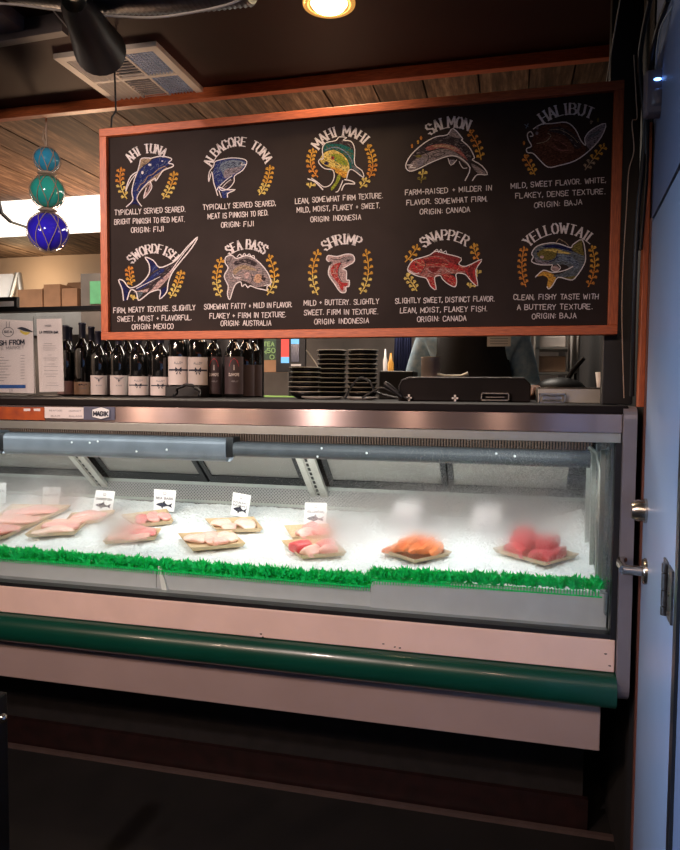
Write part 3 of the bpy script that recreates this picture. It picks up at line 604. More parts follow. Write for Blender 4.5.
# ------------------------------------------------------------------ stroke lettering
G = {
'A': [[(0, 0), (2, 6), (4, 0)], [(.8, 2.1), (3.2, 2.1)]], 'B': [[(0, 0), (0, 6), (2.5, 6), (3.5, 5.2), (3.5, 4), (2.5, 3.2), (0, 3.2)], [(2.5, 3.2), (4, 2.4), (4, .8), (2.7, 0), (0, 0)]],
'C': [[(4, 4.7), (3, 6), (1, 6), (0, 4.6), (0, 1.4), (1, 0), (3, 0), (4, 1.3)]], 'D': [[(0, 0), (0, 6), (2.3, 6), (4, 4.4), (4, 1.6), (2.3, 0), (0, 0)]],
'E': [[(3.8, 6), (0, 6), (0, 0), (3.8, 0)], [(0, 3.1), (3, 3.1)]], 'F': [[(3.8, 6), (0, 6), (0, 0)], [(0, 3.1), (3, 3.1)]],
'G': [[(4, 4.7), (3, 6), (1, 6), (0, 4.6), (0, 1.4), (1, 0), (3, 0), (4, 1.2), (4, 2.8), (2.4, 2.8)]], 'H': [[(0, 0), (0, 6)], [(4, 0), (4, 6)], [(0, 3), (4, 3)]],
'I': [[(1, 0), (1, 6)]], 'J': [[(3.4, 6), (3.4, 1.4), (2.4, 0), (1, 0), (0, 1.4)]], 'K': [[(0, 0), (0, 6)], [(4, 6), (0, 2.6)], [(1.2, 3.5), (4, 0)]],
'L': [[(0, 6), (0, 0), (3.6, 0)]], 'M': [[(0, 0), (0, 6), (2.4, 1.8), (4.8, 6), (4.8, 0)]], 'N': [[(0, 0), (0, 6), (4, 0), (4, 6)]],
'O': [[(1.2, 0), (0, 1.5), (0, 4.5), (1.2, 6), (2.8, 6), (4, 4.5), (4, 1.5), (2.8, 0), (1.2, 0)]], 'P': [[(0, 0), (0, 6), (2.7, 6), (3.9, 5.1), (3.9, 3.8), (2.7, 2.8), (0, 2.8)]],
'Q': [[(1.2, 0), (0, 1.5), (0, 4.5), (1.2, 6), (2.8, 6), (4, 4.5), (4, 1.5), (2.8, 0), (1.2, 0)], [(2.6, 1.4), (4.2, -.4)]],
'R': [[(0, 0), (0, 6), (2.7, 6), (3.8, 5.1), (3.8, 4), (2.7, 3.1), (0, 3.1)], [(2, 3.1), (4, 0)]], 'S': [[(3.9, 4.8), (2.9, 6), (1.1, 6), (.1, 4.9), (.4, 3.7), (3.6, 2.3), (4, 1.2), (3, 0), (1, 0), (0, 1.2)]],
'T': [[(2, 0), (2, 6)], [(0, 6), (4, 6)]], 'U': [[(0, 6), (0, 1.5), (1.2, 0), (2.8, 0), (4, 1.5), (4, 6)]], 'V': [[(0, 6), (2, 0), (4, 6)]], 'W': [[(0, 6), (1.3, 0), (2.7, 4.4), (4.1, 0), (5.4, 6)]],
'X': [[(0, 0), (4, 6)], [(0, 6), (4, 0)]], 'Y': [[(0, 6), (2, 3), (4, 6)], [(2, 3), (2, 0)]], 'Z': [[(0, 6), (4, 6), (0, 0), (4, 0)]],
'+': [[(.6, 2.8), (3.4, 2.8)], [(2, 1.4), (2, 4.2)]], '.': [[(.4, 0), (.7, .3)]], ',': [[(.7, .6), (.2, -1)]], ':': [[(.5, 1), (.7, 1.3)], [(.5, 3.8), (.7, 4.1)]], '-': [[(.6, 2.8), (2.8, 2.8)]],
'5': [[(3.6, 6), (.4, 6), (.2, 3.4), (2.6, 3.6), (3.8, 2.4), (3.6, .8), (2.2, 0), (.2, .6)]], '0': [[(1.2, 0), (0, 1.5), (0, 4.5), (1.2, 6), (2.8, 6), (4, 4.5), (4, 1.5), (2.8, 0), (1.2, 0)]],
'2': [[(0, 4.8), (1, 6), (3, 6), (4, 4.6), (0, 0), (4, 0)]], '$': [[(3.9, 4.8), (2.9, 6), (1.1, 6), (.1, 4.9), (3.9, 1.2), (3, 0), (1, 0), (0, 1.2)], [(2, 7), (2, -1)]]}
def gw(ch): return {'L': 3.5, 'I': 2, 'M': 4.8, 'W': 5.4, '.': 1, ',': 1, ':': 1.2, ' ': 2.6, '-': 3.4}.get(ch, 4)
def seg_quads(b, pts, wf, m, mp):
    """polyline ribbon in 2D space, mapped by mp to 3D"""
    for i in range(len(pts) - 1):
        a = Vector(pts[i]); c = Vector(pts[i + 1]); d = c - a
        if d.length < 1e-6: continue
        w = wf(d) / 2; d.normalize(); n = Vector((-d.y, d.x)); e = d * w * .55
        b.add([mp(*(a - e - n * w)), mp(*(c + e - n * w)), mp(*(c + e + n * w)), mp(*(a - e + n * w))], [(0, 1, 2, 3)], m)
def ribbon(b, pts, w, m, mp, closed=False):
    if closed: pts = list(pts) + [pts[0]]
    n = len(pts); pv = [Vector(p) for p in pts]; vs = []
    for i in range(n):
        if closed: a = pv[(i - 1) % (n - 1)] if i else pv[-2]; c = pv[i + 1] if i < n - 1 else pv[1]
        else: a = pv[max(0, i - 1)]; c = pv[min(n - 1, i + 1)]
        d = (c - a); d = d.normalized() if d.length > 1e-6 else Vector((1, 0)); nn = Vector((-d.y, d.x)) * w / 2
        vs += [mp(*(pv[i] - nn)), mp(*(pv[i] + nn))]
    b.add(vs, [(2 * i, 2 * i + 2, 2 * i + 3, 2 * i + 1) for i in range(n - 1)], m)
def text_line(b, txt, p0, p1, h, w, m, mp, jit=0.0, vflip=-1):
    tot = sum(gw(c) + 1.3 for c in txt) - 1.3; p0 = Vector(p0); p1 = Vector(p1); d = (p1 - p0); L = d.length; d.normalize(); up = Vector((d.y, -d.x)) if vflip < 0 else Vector((-d.y, d.x))
    s = L / tot; x = 0; hs = h / 6
    for ch in txt:
        jx = random.uniform(-jit, jit); jy = random.uniform(-jit, jit); sl = random.uniform(-jit, jit) * .15 + .06 * (jit > 0)
        for st in G.get(ch, []):
            pts = [p0 + d * ((x + gx + jx + sl * gy) * s) + up * ((gy - 3 + jy) * hs) for gx, gy in st]
            seg_quads(b, [tuple(p) for p in pts], lambda d_: w, m, mp)
        x += gw(ch) + 1.3
def arc_title(b, txt, A, B, C, h, m, mp):
    (x1, y1), (x2, y2), (x3, y3) = A, B, C
    D = 2 * (x1 * (y2 - y3) + x2 * (y3 - y1) + x3 * (y1 - y2))
    ux = ((x1 ** 2 + y1 ** 2) * (y2 - y3) + (x2 ** 2 + y2 ** 2) * (y3 - y1) + (x3 ** 2 + y3 ** 2) * (y1 - y2)) / D
    uy = ((x1 ** 2 + y1 ** 2) * (x3 - x2) + (x2 ** 2 + y2 ** 2) * (x1 - x3) + (x3 ** 2 + y3 ** 2) * (x2 - x1)) / D
    R = math.hypot(x1 - ux, y1 - uy); a0 = math.atan2(y1 - uy, x1 - ux); a1 = math.atan2(y3 - uy, x3 - ux)
    if a1 < a0: a1 += 2 * PI
    ws = [3.3 * gw(c) / 4 if c != ' ' else 2.2 for c in txt]; gap = 1.25
    tot = sum(ws) + gap * (len(ws) - 1) - ws[0] / 2 - ws[-1] / 2; s = (a1 - a0) * R / tot; pos = 0
    hs = h / 6
    for i, ch in enumerate(txt):
        if i: pos += ws[i - 1] / 2 + gap + ws[i] / 2
        th = a0 + pos * s / R; rad = Vector((math.cos(th), math.sin(th))); tan = Vector((-rad.y, rad.x)); c = Vector((ux, uy)) + rad * R
        k = ws[i] / gw(ch) if ch != ' ' else 1
        for st in G.get(ch, []):
            pts = [c + tan * ((gx - gw(ch) / 2) * k * s) + rad * ((gy - 3) * hs) for gx, gy in st]
            def wf(d_):
                v = abs(d_.normalized().dot(rad)); return (.62 + 1.0 * v) * h / 8
            seg_quads(b, [tuple(p) for p in pts], wf, m, mp)
            for e, o in ((0, 1), (-1, -2)):
                dd = (pts[e] - pts[o]).normalized()
                if abs(dd.dot(rad)) > .8:
                    seg_quads(b, [tuple(pts[e] - tan * h * .135), tuple(pts[e] + tan * h * .135)], lambda d_: h / 12, m, mp)

# ------------------------------------------------------------------ chalkboard
YB = .10
M['ch_white'] = chalk('white_chalk', (.80, .74, .74), .35); M['ch_text'] = chalk('thin_white_chalk', (.78, .71, .70), .4)
for k_, c_ in dict(blue=(.03, .045, .19), ltblue=(.21, .26, .33), navy=(.02, .02, .09), yellow=(.85, .64, .18), gold=(.80, .42, .07), orange=(.78, .31, .06), rust=(.17, .07, .045), tan=(.45, .33, .22), teal=(.02, .14, .13), lime=(.33, .38, .05), red=(.50, .05, .05), dred=(.26, .04, .04), rose=(.42, .15, .13), pinkw=(.60, .42, .40), grey=(.30, .25, .25), dgrey=(.06, .045, .05), brown=(.10, .04, .025), lav=(.30, .26, .30), slate=(.15, .17, .19), olive=(.22, .18, .05), peach=(.62, .38, .25)).items():
    M['ch_' + k_] = chalk('chalk_' + k_, c_, .82)
bl, br_, tr_, tl = P(103, 341, Y=YB), P(612, 334, Y=YB), P(624, 81, Y=YB), P(102, 131, Y=YB)
bx0 = (bl.x + tl.x) / 2; bx1 = (br_.x + tr_.x) / 2 + .006; bz0 = (bl.z + br_.z) / 2; bz1 = (tl.z + tr_.z) / 2
board = thing('menu_board', 'large hanging chalkboard with an orange wood frame listing ten kinds of seafood', 'chalkboard', ((bx0 + bx1) / 2, YB, bz0))
fw = .025
b = MB(); b.box(bx0 + .01, bx1 - .01, YB, YB + .012, bz0 + .01, bz1 - .01, 'board'); b.build('board_panel', board)
b = MB(); b.box(bx0, bx1, YB - .014, YB + .02, bz1 - fw, bz1, 'orange').box(bx0, bx1, YB - .014, YB + .02, bz0, bz0 + fw, 'orange')
b.box(bx0, bx0 + fw, YB - .0135, YB + .02, bz0 + fw, bz1 - fw, 'orangev').box(bx1 - fw, bx1, YB - .0135, YB + .02, bz0 + fw, bz1 - fw, 'orangev'); b.build('board_frame', board, bevel=.0015, label='orange stained wooden frame')
LY = [0]
def mpb(px, py):
    return P(px, py, Y=YB - .0006 - .00004 * LY[0])
# hangers
b = MB(); p1 = P(606, 79, Y=YB); b.tube([(p1.x, YB, bz1 - .005), (p1.x + .03, -.02, 2.5)], .0016, 'cord', 6); b.build('hanging_wire', board)
b = MB(); p1 = P(111, 130, Y=YB); b.tube([(p1.x, YB, bz1 - .005), (p1.x, YB + .005, bz1 + .04), (p1.x + .012, YB + .01, bz1 + .06), (p1.x + .012, YB, 2.5)], .003, 'black', 6); b.build('hanging_wire', board)

def sm(pts, closed=True, k=4):
    n = len(pts); o = []
    for i in range(n if closed else n - 1):
        g = lambda j: Vector(pts[j % n]) if closed else Vector(pts[min(max(j, 0), n - 1)])
        a, b_, c, d_ = g(i - 1), g(i), g(i + 1), g(i + 2)
        for q in range(k):
            t = q / k; v = .5 * ((2 * b_) + (-a + c) * t + (2 * a - 5 * b_ + 4 * c - d_) * t * t + (-a + 3 * b_ - 3 * c + d_) * t ** 3); o.append((v.x, v.y))
    if not closed: o.append(pts[-1])
    return o
def draw(name, org, sc, items, label):
    """items: ('f',colour,pts) filled, ('o',colour,width,pts) closed outline, ('l',colour,width,pts) open line, ('b',...) blob x,y,rx,ry"""
    b = MB(); mp2 = lambda x, y: mpb(org[0] + x / sc, org[1] + y / sc)
    for it in items:
        LY[0] += 1
        if it[0] == 'f':
            pts = sm(it[2], True, 3); b.add([mp2(*p) for p in pts], [tuple(range(len(pts)))], 'ch_' + it[1])
            hc = {'blue': 'ltblue', 'teal': 'olive', 'red': 'peach', 'grey': 'pinkw', 'slate': 'ltblue', 'dgrey': 'grey', 'brown': 'rust', 'yellow': 'olive', 'rose': 'pinkw', 'tan': 'dgrey', 'ltblue': 'navy', 'pinkw': 'grey', 'navy': 'blue', 'lav': 'dgrey', 'gold': 'dred'}.get(it[1])
            xs = [p[0] for p in pts]; ys = [p[1] for p in pts]; mx_ = sum(xs) / len(xs); my_ = sum(ys) / len(ys)
            sxx = sum((x - mx_) ** 2 for x in xs); syy = sum((y - my_) ** 2 for y in ys); sxy = sum((x - mx_) * (y - my_) for x, y in pts); an = .5 * math.atan2(2 * sxy, sxx - syy)
            area = abs(sum(pts[i][0] * pts[(i + 1) % len(pts)][1] - pts[(i + 1) % len(pts)][0] * pts[i][1] for i in range(len(pts)))) / 2 / sc / sc
            def inside(x, y):
                c_ = False
                for i in range(len(pts)):
                    (xa, ya), (xb_, yb_) = pts[i], pts[i - 1]
                    if (ya > y) != (yb_ > y) and x < (xb_ - xa) * (y - ya) / (yb_ - ya) + xa: c_ = not c_
                return c_
            LY[0] += 1
            for _ in range(int(area * .22) if hc else 0):
                x = random.uniform(min(xs), max(xs)); y = random.uniform(min(ys), max(ys)); a_ = an + random.gauss(0, .35); L = sc * random.uniform(.8, 2.2); dx, dy = math.cos(a_) * L, math.sin(a_) * L
                if inside(x + dx, y + dy) and inside(x - dx, y - dy): ribbon(b, [(x - dx, y - dy), (x + dx, y + dy)], .42 * sc, 'ch_' + hc, mp2)
        elif it[0] == 'o': ribbon(b, sm(it[3], True, 3), it[2] * 1.1 * sc, 'ch_' + it[1], mp2, True)
        elif it[0] == 'l': ribbon(b, sm(it[3], False, 3), it[2] * 1.1 * sc, 'ch_' + it[1], mp2)
        elif it[0] == 'b': x, y, rx, ry = it[2:]; b.add([mp2(x + rx * math.cos(q * PI / 5), y + ry * math.sin(q * PI / 5)) for q in range(10)], [tuple(range(10))], 'ch_' + it[1])
    LY[0] = 0
    # triangulate ngons cleanly
    o = b.build(name, board, label=label)
    bm = bmesh.new(); bm.from_mesh(o.data); bmesh.ops.triangulate(bm, faces=[f for f in bm.faces if len(f.verts) > 4]); bm.to_mesh(o.data); bm.free()
    return o
def wreath(branches, label):
    for (p0, p1, p2, n, c0, c1) in branches:
        b = MB(); LY[0] = 0; nb = n
        p0, p1, p2 = Vector(p0), Vector(p1), Vector(p2); pts = []
        for i in range(13): t = i / 12; pts.append(tuple(p0 * (1 - t) ** 2 + p1 * 2 * t * (1 - t) + p2 * t * t))
        LY[0] += 1
        ribbon(b, pts[:7], 1.1, 'ch_' + c0, mpb); ribbon(b, pts[6:], 1.1, 'ch_' + c1, mpb)
        for i in range(n):
            t = (i + .5) / n; q = p0 * (1 - t) ** 2 + p1 * 2 * t * (1 - t) + p2 * t * t; d = ((p1 - p0) * (1 - t) + (p2 - p1) * t).normalized(); nn = Vector((-d.y, d.x))
            for sd in (1, -1):
                q2 = q + d * (sd * .7); dr = (d * .75 + nn * sd).normalized(); side = Vector((-dr.y, dr.x)); L = 5.4 * (1.05 - .25 * abs(t - .5)); w = 1.7
                pl = [q2 + dr * .2, q2 + dr * L * .5 + side * w * .55, q2 + dr * L * .8 + side * w, q2 + dr * L, q2 + dr * L * .8 - side * w, q2 + dr * L * .5 - side * w * .55]
                b.add([mpb(*p) for p in pl], [tuple(range(6))], 'ch_' + (c0 if t < .5 else c1))
        q = p2 if n else p0; b.add([mpb(*(q + Vector(v))) for v in ((0, -3.4), (1.2, -1.5), (.6, 1), (-.6, 1), (-1.2, -1.5))], [tuple(range(5))], 'ch_' + c1)
        b.build('leaf_sprig_drawing', board, label=label.replace('sprigs', 'sprig'))
    LY[0] = 0
items = {}
def entry(nm, title, arc, h, lines):
    b = MB(); LY[0] = 0; arc_title(b, title, *arc, h, 'ch_white', mpb); b.build('title_lettering', board, label='chalk lettering reading ' + title)
    b = MB()
    for (t_, a, c) in lines: text_line(b, t_, a, c, 5.0, .74, 'ch_text', mpb, .36)
    b.build('description_lettering', board, label='chalk description under the word ' + title)
entry('ahi', 'AHI TUNA', ((129.5, 157.5), (147, 148.5), (163.7, 152.5)), 8.6, [('TYPICALLY SERVED SEARED.', (114.5, 212.6), (185, 209)), ('BRIGHT PINKISH TO RED MEAT.', (114.5, 222), (184.5, 219)), ('ORIGIN: FIJI', (131, 230.2), (164, 228.7))])
entry('alb', 'ALBACORE TUNA', ((208.5, 162.5), (239.4, 141.5), (267.8, 159)), 8.6, [('TYPICALLY SERVED SEARED,', (203, 207.4), (275.5, 203)), ('MEAT IS PINKISH TO RED.', (208, 216.4), (267.8, 212.8)), ('ORIGIN: FIJI', (221.3, 225), (254, 223.5))])
entry('mahi', 'MAHI MAHI', ((317.2, 143.8), (340, 131), (365.7, 140)), 9.4, [('LEAN, SOMEWHAT FIRM TEXTURE.', (295, 201.2), (382.6, 195.3)), ('MILD, MOIST, FLAKEY + SWEET.', (297, 210), (379.7, 205.3)), ('ORIGIN: INDONESIA', (310.6, 219.5), (360.6, 217))])
entry('sal', 'SALMON', ((430, 129), (449.5, 122.2), (466.8, 124.5)), 10.4, [('FARM-RAISED + MILDER IN', (405, 192.7), (491, 187.7)), ('FLAVOR. SOMEWHAT FIRM.', (406.5, 202.6), (487, 198.8)), ('ORIGIN: CANADA', (420, 212), (469.8, 209.4))])
entry('hal', 'HALIBUT', ((543.8, 117.2), (567, 109), (589.8, 112.3)), 10.8, [('MILD, SWEET FLAVOR. WHITE,', (510.8, 186), (606, 179.6)), ('FLAKEY, DENSE TEXTURE.', (515.3, 195.7), (605, 191.3)), ('ORIGIN: BAJA', (534, 205.2), (582, 202))])
entry('swo', 'SWORDFISH', ((131.2, 259), (153.2, 248.6), (174.6, 256.8)), 8.6, [('FIRM, MEATY TEXTURE. SLIGHTLY', (113.4, 310.6), (195, 307.4)), ('SWEET. MOIST + FLAVORFUL.', (117.2, 319), (191.3, 317.4)), ('ORIGIN: MEXICO', (132, 326.9), (173, 326))])
entry('sea', 'SEA BASS', ((229, 250), (247.3, 244.3), (264.3, 249.2)), 9.2, [('SOMEWHAT FATTY + MILD IN FLAVOR.', (204.2, 306.9), (292, 304.4)), ('FLAKEY + FIRM IN TEXTURE.', (209.8, 315.9), (286, 314.5)), ('ORIGIN: AUSTRALIA', (220.8, 323.3), (270.8, 323))])
entry('shr', 'SHRIMP', ((325.6, 245.4), (341.7, 239.3), (358.3, 241.5)), 9.6, [('MILD + BUTTERY. SLIGHTLY', (304, 302.9), (378.4, 301.4)), ('SWEET. FIRM IN TEXTURE.', (304, 312.4), (378, 311.4)), ('ORIGIN: INDONESIA', (314.3, 321.5), (368.6, 320.6))])
entry('sna', 'SNAPPER', ((424.2, 242), (445, 234.8), (465.2, 240.2)), 9.6, [('SLIGHTLY SWEET, DISTINCT FLAVOR.', (395.2, 300.9), (494.4, 298.5)), ('LEAN, MOIST, FLAKEY FISH.', (400, 310.4), (486.8, 308.8)), ('ORIGIN: CANADA', (417.2, 319.2), (466, 318))])
entry('yel', 'YELLOWTAIL', ((528.2, 241.2), (559.8, 228.2), (591, 238.6)), 9.6, [('CLEAN, FISHY TASTE WITH', (513.8, 297.3), (598.3, 296.3)), ('A BUTTERY TEXTURE.', (517, 307.2), (592.5, 306.4)), ('ORIGIN: BAJA', (532.2, 316.3), (576, 315.3))])
wreath([((127, 199), (117, 184), (121, 170), 6, 'yellow', 'orange'), ((163, 199), (172, 188), (174, 174), 6, 'yellow', 'gold')], 'orange leaf sprigs around the blue tuna')
wreath([((259, 195), (268, 185), (270, 168), 7, 'yellow', 'gold')], 'orange leaf sprig right of the albacore')
wreath([((318, 177), (306, 165), (313, 151), 6, 'orange', 'gold'), ((310, 188), (310, 187), (311, 185), 1, 'yellow', 'yellow'), ((369, 178), (377, 164), (368, 147), 7, 'orange', 'gold'), ((360, 188), (364, 184), (366, 180), 2, 'yellow', 'yellow')], 'orange leaf sprigs around the dolphinfish')
wreath([((421, 183), (422, 178), (423, 172), 2, 'olive', 'yellow'), ((481, 160), (480, 146), (470, 132), 5, 'gold', 'orange'), ((412, 147), (412, 146.5), (412.5, 146), 0, 'orange', 'orange'), ((418, 143), (418, 142.5), (418, 142), 0, 'gold', 'gold'), ((421, 139), (422, 138), (422, 137.5), 0, 'orange', 'orange')], 'orange leaf sprigs around the salmon')
wreath([((535, 175), (532, 168), (525, 157), 4, 'gold', 'orange'), ((585, 170), (592, 160), (604, 146), 5, 'tan', 'gold'), ((524, 144), (524, 143.5), (524, 143), 0, 'orange', 'orange'), ((591, 123), (592, 122), (593, 121), 0, 'tan', 'tan'), ((598, 121), (598.5, 120.5), (599, 120), 0, 'olive', 'olive')], 'brown and orange leaf sprigs around the halibut')
wreath([((132, 286), (130, 278), (129, 269), 4, 'gold', 'orange'), ((133, 300), (133.5, 299), (134, 298), 1, 'yellow', 'yellow'), ((170, 298), (178, 286), (181, 273), 6, 'yellow', 'gold')], 'yellow leaf sprigs around the swordfish')
wreath([((221, 297), (212, 280), (221, 260), 7, 'yellow', 'gold'), ((267, 295), (281, 280), (269, 257), 7, 'yellow', 'gold')], 'golden leaf sprigs around the sea bass')
wreath([((318, 295), (307, 275), (318, 252), 7, 'yellow', 'gold'), ((360, 294), (373, 278), (366, 252), 7, 'yellow', 'gold')], 'golden leaf sprigs around the shrimp')
wreath([((405, 262), (412, 256), (417, 247), 3, 'gold', 'gold'), ((417, 291), (413, 284), (407, 276), 4, 'yellow', 'yellow'), ((479, 260), (474, 253), (474, 246), 3, 'orange', 'gold'), ((477, 277), (477, 275), (477, 272), 1, 'yellow', 'yellow'), ((470, 288), (470, 287), (471, 286), 1, 'yellow', 'yellow')], 'golden leaf sprigs around the red snapper')
wreath([((526, 287), (519, 268), (524, 249), 7, 'orange', 'orange'), ((588, 287), (599, 268), (592, 248), 7, 'orange', 'gold')], 'orange leaf sprigs around the yellowtail')

draw('fish_drawing', (108, 140), 8.29, [
 ('f', 'tan', [(275, 152), (360, 150), (330, 190), (290, 215), (250, 260), (262, 200)]),
 ('f', 'blue', [(510, 160), (440, 142), (380, 158), (320, 200), (265, 245), (240, 300), (210, 380), (205, 440), (212, 490), (235, 490), (262, 430), (300, 380), (360, 320), (430, 265), (480, 225), (520, 195)]),
 ('f', 'tan', [(480, 228), (430, 265), (360, 318), (300, 380), (262, 430), (245, 470), (262, 440), (310, 390), (380, 335), (440, 275), (490, 240)]),
 ('f', 'navy', [(205, 500), (235, 495), (280, 550), (215, 530), (150, 555)]),
 ('f', 'pinkw', [(350, 350), (352, 400), (297, 483), (318, 400)]), ('f', 'dgrey', [(345, 370), (330, 420), (315, 430), (330, 380)]),
 ('l', 'tan', .8, [(480, 215), (420, 240), (370, 285), (330, 300), (300, 350), (270, 370), (240, 420)]),
 ('l', 'white', 1.0, [(245, 262), (190, 300), (155, 380), (148, 425)]), ('l', 'white', .8, [(148, 425), (175, 360), (215, 300), (240, 280)]),
 ('l', 'white', 1.0, [(345, 155), (430, 135), (505, 145), (528, 162), (500, 190), (535, 200), (540, 218), (500, 235), (455, 255), (430, 290), (395, 340), (392, 315)]),
 ('l', 'white', .8, [(392, 315), (345, 345), (300, 385), (262, 435), (240, 490), (280, 550)]), ('l', 'white', .9, [(150, 555), (205, 500), (198, 440), (205, 380), (222, 320), (245, 262), (262, 200), (278, 152), (350, 150)]),
 ('l', 'white', .8, [(350, 345), (362, 400), (295, 485), (318, 395)]), ('b', 'white', 345, 205, 14, 9), ('b', 'white', 285, 270, 10, 14), ('b', 'white', 450, 175, 8, 5)], 'blue and tan leaping tuna drawn in chalk')
draw('fish_drawing', (196, 130), 8.29, [
 ('f', 'blue', [(155, 300), (170, 260), (250, 238), (330, 238), (400, 255), (415, 285), (380, 340), (310, 385), (300, 440), (255, 490), (215, 500), (190, 510), (150, 430), (140, 360)]),
 ('f', 'ltblue', [(200, 290), (280, 250), (370, 255), (405, 280), (370, 330), (300, 370), (240, 390), (210, 340)]),
 ('f', 'lav', [(240, 330), (330, 310), (385, 300), (360, 340), (290, 378), (235, 400)]),
 ('f', 'dgrey', [(200, 460), (250, 420), (310, 395), (300, 440), (240, 490)]),
 ('f', 'blue', [(215, 500), (260, 495), (320, 492), (265, 520), (250, 560), (220, 560)]),
 ('o', 'white', .8, [(190, 250), (260, 235), (330, 232), (405, 245), (420, 275), (385, 335), (320, 380), (315, 430), (270, 485), (210, 500), (188, 470), (170, 500), (145, 430), (132, 345), (105, 430), (110, 350), (145, 300), (155, 265)]),
 ('l', 'white', .9, [(190, 470), (250, 495), (325, 495), (265, 525), (262, 560)]), ('l', 'white', .8, [(165, 495), (180, 545)]), ('l', 'white', .7, [(190, 500), (210, 560)]), ('l', 'white', .6, [(200, 460), (260, 405), (300, 380)]), ('l', 'white', .5, [(215, 480), (250, 440), (290, 410)]), ('b', 'dgrey', 370, 275, 7, 7), ('l', 'white', .5, [(415, 285), (375, 290), (385, 270)])], 'blue and silver albacore drawn in chalk')
draw('fish_drawing', (290, 120), 6.8, [
 ('f', 'teal', [(222, 200), (250, 155), (340, 145), (410, 170), (435, 240), (432, 310), (400, 330), (380, 250), (300, 205), (235, 215)]),
 ('f', 'dgrey', [(260, 160), (340, 140), (420, 160), (440, 240), (425, 200), (350, 165)]),
 ('f', 'yellow', [(230, 225), (300, 205), (375, 250), (405, 320), (385, 390), (340, 370), (290, 330), (240, 310), (205, 275)]),
 ('f', 'lime', [(290, 230), (350, 240), (395, 300), (370, 310), (310, 280), (280, 250)]), ('f', 'gold', [(270, 320), (330, 330), (390, 360), (375, 395), (330, 370)]),
 ('f', 'lime', [(325, 375), (345, 385), (320, 440), (285, 480), (280, 460), (310, 420)]),
 ('f', 'slate', [(415, 310), (450, 320), (495, 388), (450, 350)]), ('b', 'red', 290, 258, 12, 12), ('b', 'dgrey', 288, 258, 6, 6), ('b', 'navy', 245, 295, 14, 10),
 ('l', 'ltblue', 1.1, [(240, 205), (300, 185), (370, 210), (415, 265), (425, 300)]), ('l', 'dgrey', .7, [(235, 280), (265, 290), (255, 305)]),
 ('l', 'white', 1.1, [(120, 400), (170, 420), (225, 475)]), ('l', 'white', .8, [(145, 395), (190, 425), (230, 455), (275, 440), (300, 390), (290, 340), (235, 330), (195, 290), (205, 265), (225, 262), (220, 195), (245, 155), (310, 140), (335, 115), (385, 120), (360, 138), (415, 145), (440, 200), (440, 300), (490, 345), (498, 390), (430, 340), (400, 345), (385, 400)]),
 ('l', 'white', 1.0, [(370, 405), (420, 415), (440, 435), (375, 435), (350, 480)]), ('l', 'white', .8, [(360, 410), (330, 480), (310, 490)])] + [('b', 'teal', random.uniform(260, 380), random.uniform(235, 350), 4, 4) for _ in range(16)], 'green and yellow dolphinfish drawn in chalk')
draw('fish_drawing', (398, 112), 6.8, [
 ('f', 'dgrey', [(60, 360), (100, 290), (180, 215), (260, 175), (340, 160), (430, 180), (480, 240), (500, 320), (470, 350), (400, 300), (300, 250), (200, 270), (120, 310)]),
 ('f', 'grey', [(70, 370), (130, 310), (220, 270), (320, 250), (400, 280), (470, 350), (480, 370), (400, 310), (320, 300), (220, 340), (150, 370), (90, 400)]),
 ('f', 'rose', [(190, 240), (290, 215), (390, 235), (450, 290), (470, 330), (400, 275), (300, 245), (210, 262)]),
 ('f', 'peach', [(240, 228), (320, 222), (400, 250), (380, 255), (310, 238), (250, 240)]),
 ('f', 'grey', [(340, 155), (375, 115), (430, 180)]), ('f', 'grey', [(495, 350), (540, 370), (605, 420), (540, 415)]), ('f', 'lav', [(345, 325), (395, 330), (370, 362)]), ('f', 'lav', [(130, 330), (175, 315), (170, 355), (135, 360)]), ('b', 'olive', 140, 300, 22, 10), ('b', 'dgrey', 113, 318, 8, 8),
 ('l', 'white', .9, [(455, 468), (490, 380), (420, 310), (340, 300), (220, 345), (140, 385), (80, 402), (52, 365), (90, 290), (180, 210), (260, 168), (335, 155), (375, 112), (440, 182), (430, 190), (485, 240), (520, 310), (505, 325), (570, 365), (608, 425), (540, 425), (505, 468)]),
 ('l', 'white', .7, [(60, 360), (100, 362), (80, 375), (120, 380)]), ('l', 'white', .6, [(340, 315), (360, 362), (400, 325)]), ('l', 'white', .6, [(415, 335), (440, 380), (470, 380)]), ('l', 'dgrey', .7, [(190, 275), (210, 310), (190, 345)]), ('l', 'dgrey', .6, [(220, 300), (270, 275), (320, 280), (270, 305), (220, 300)])], 'arched salmon with rose stripe drawn in chalk')
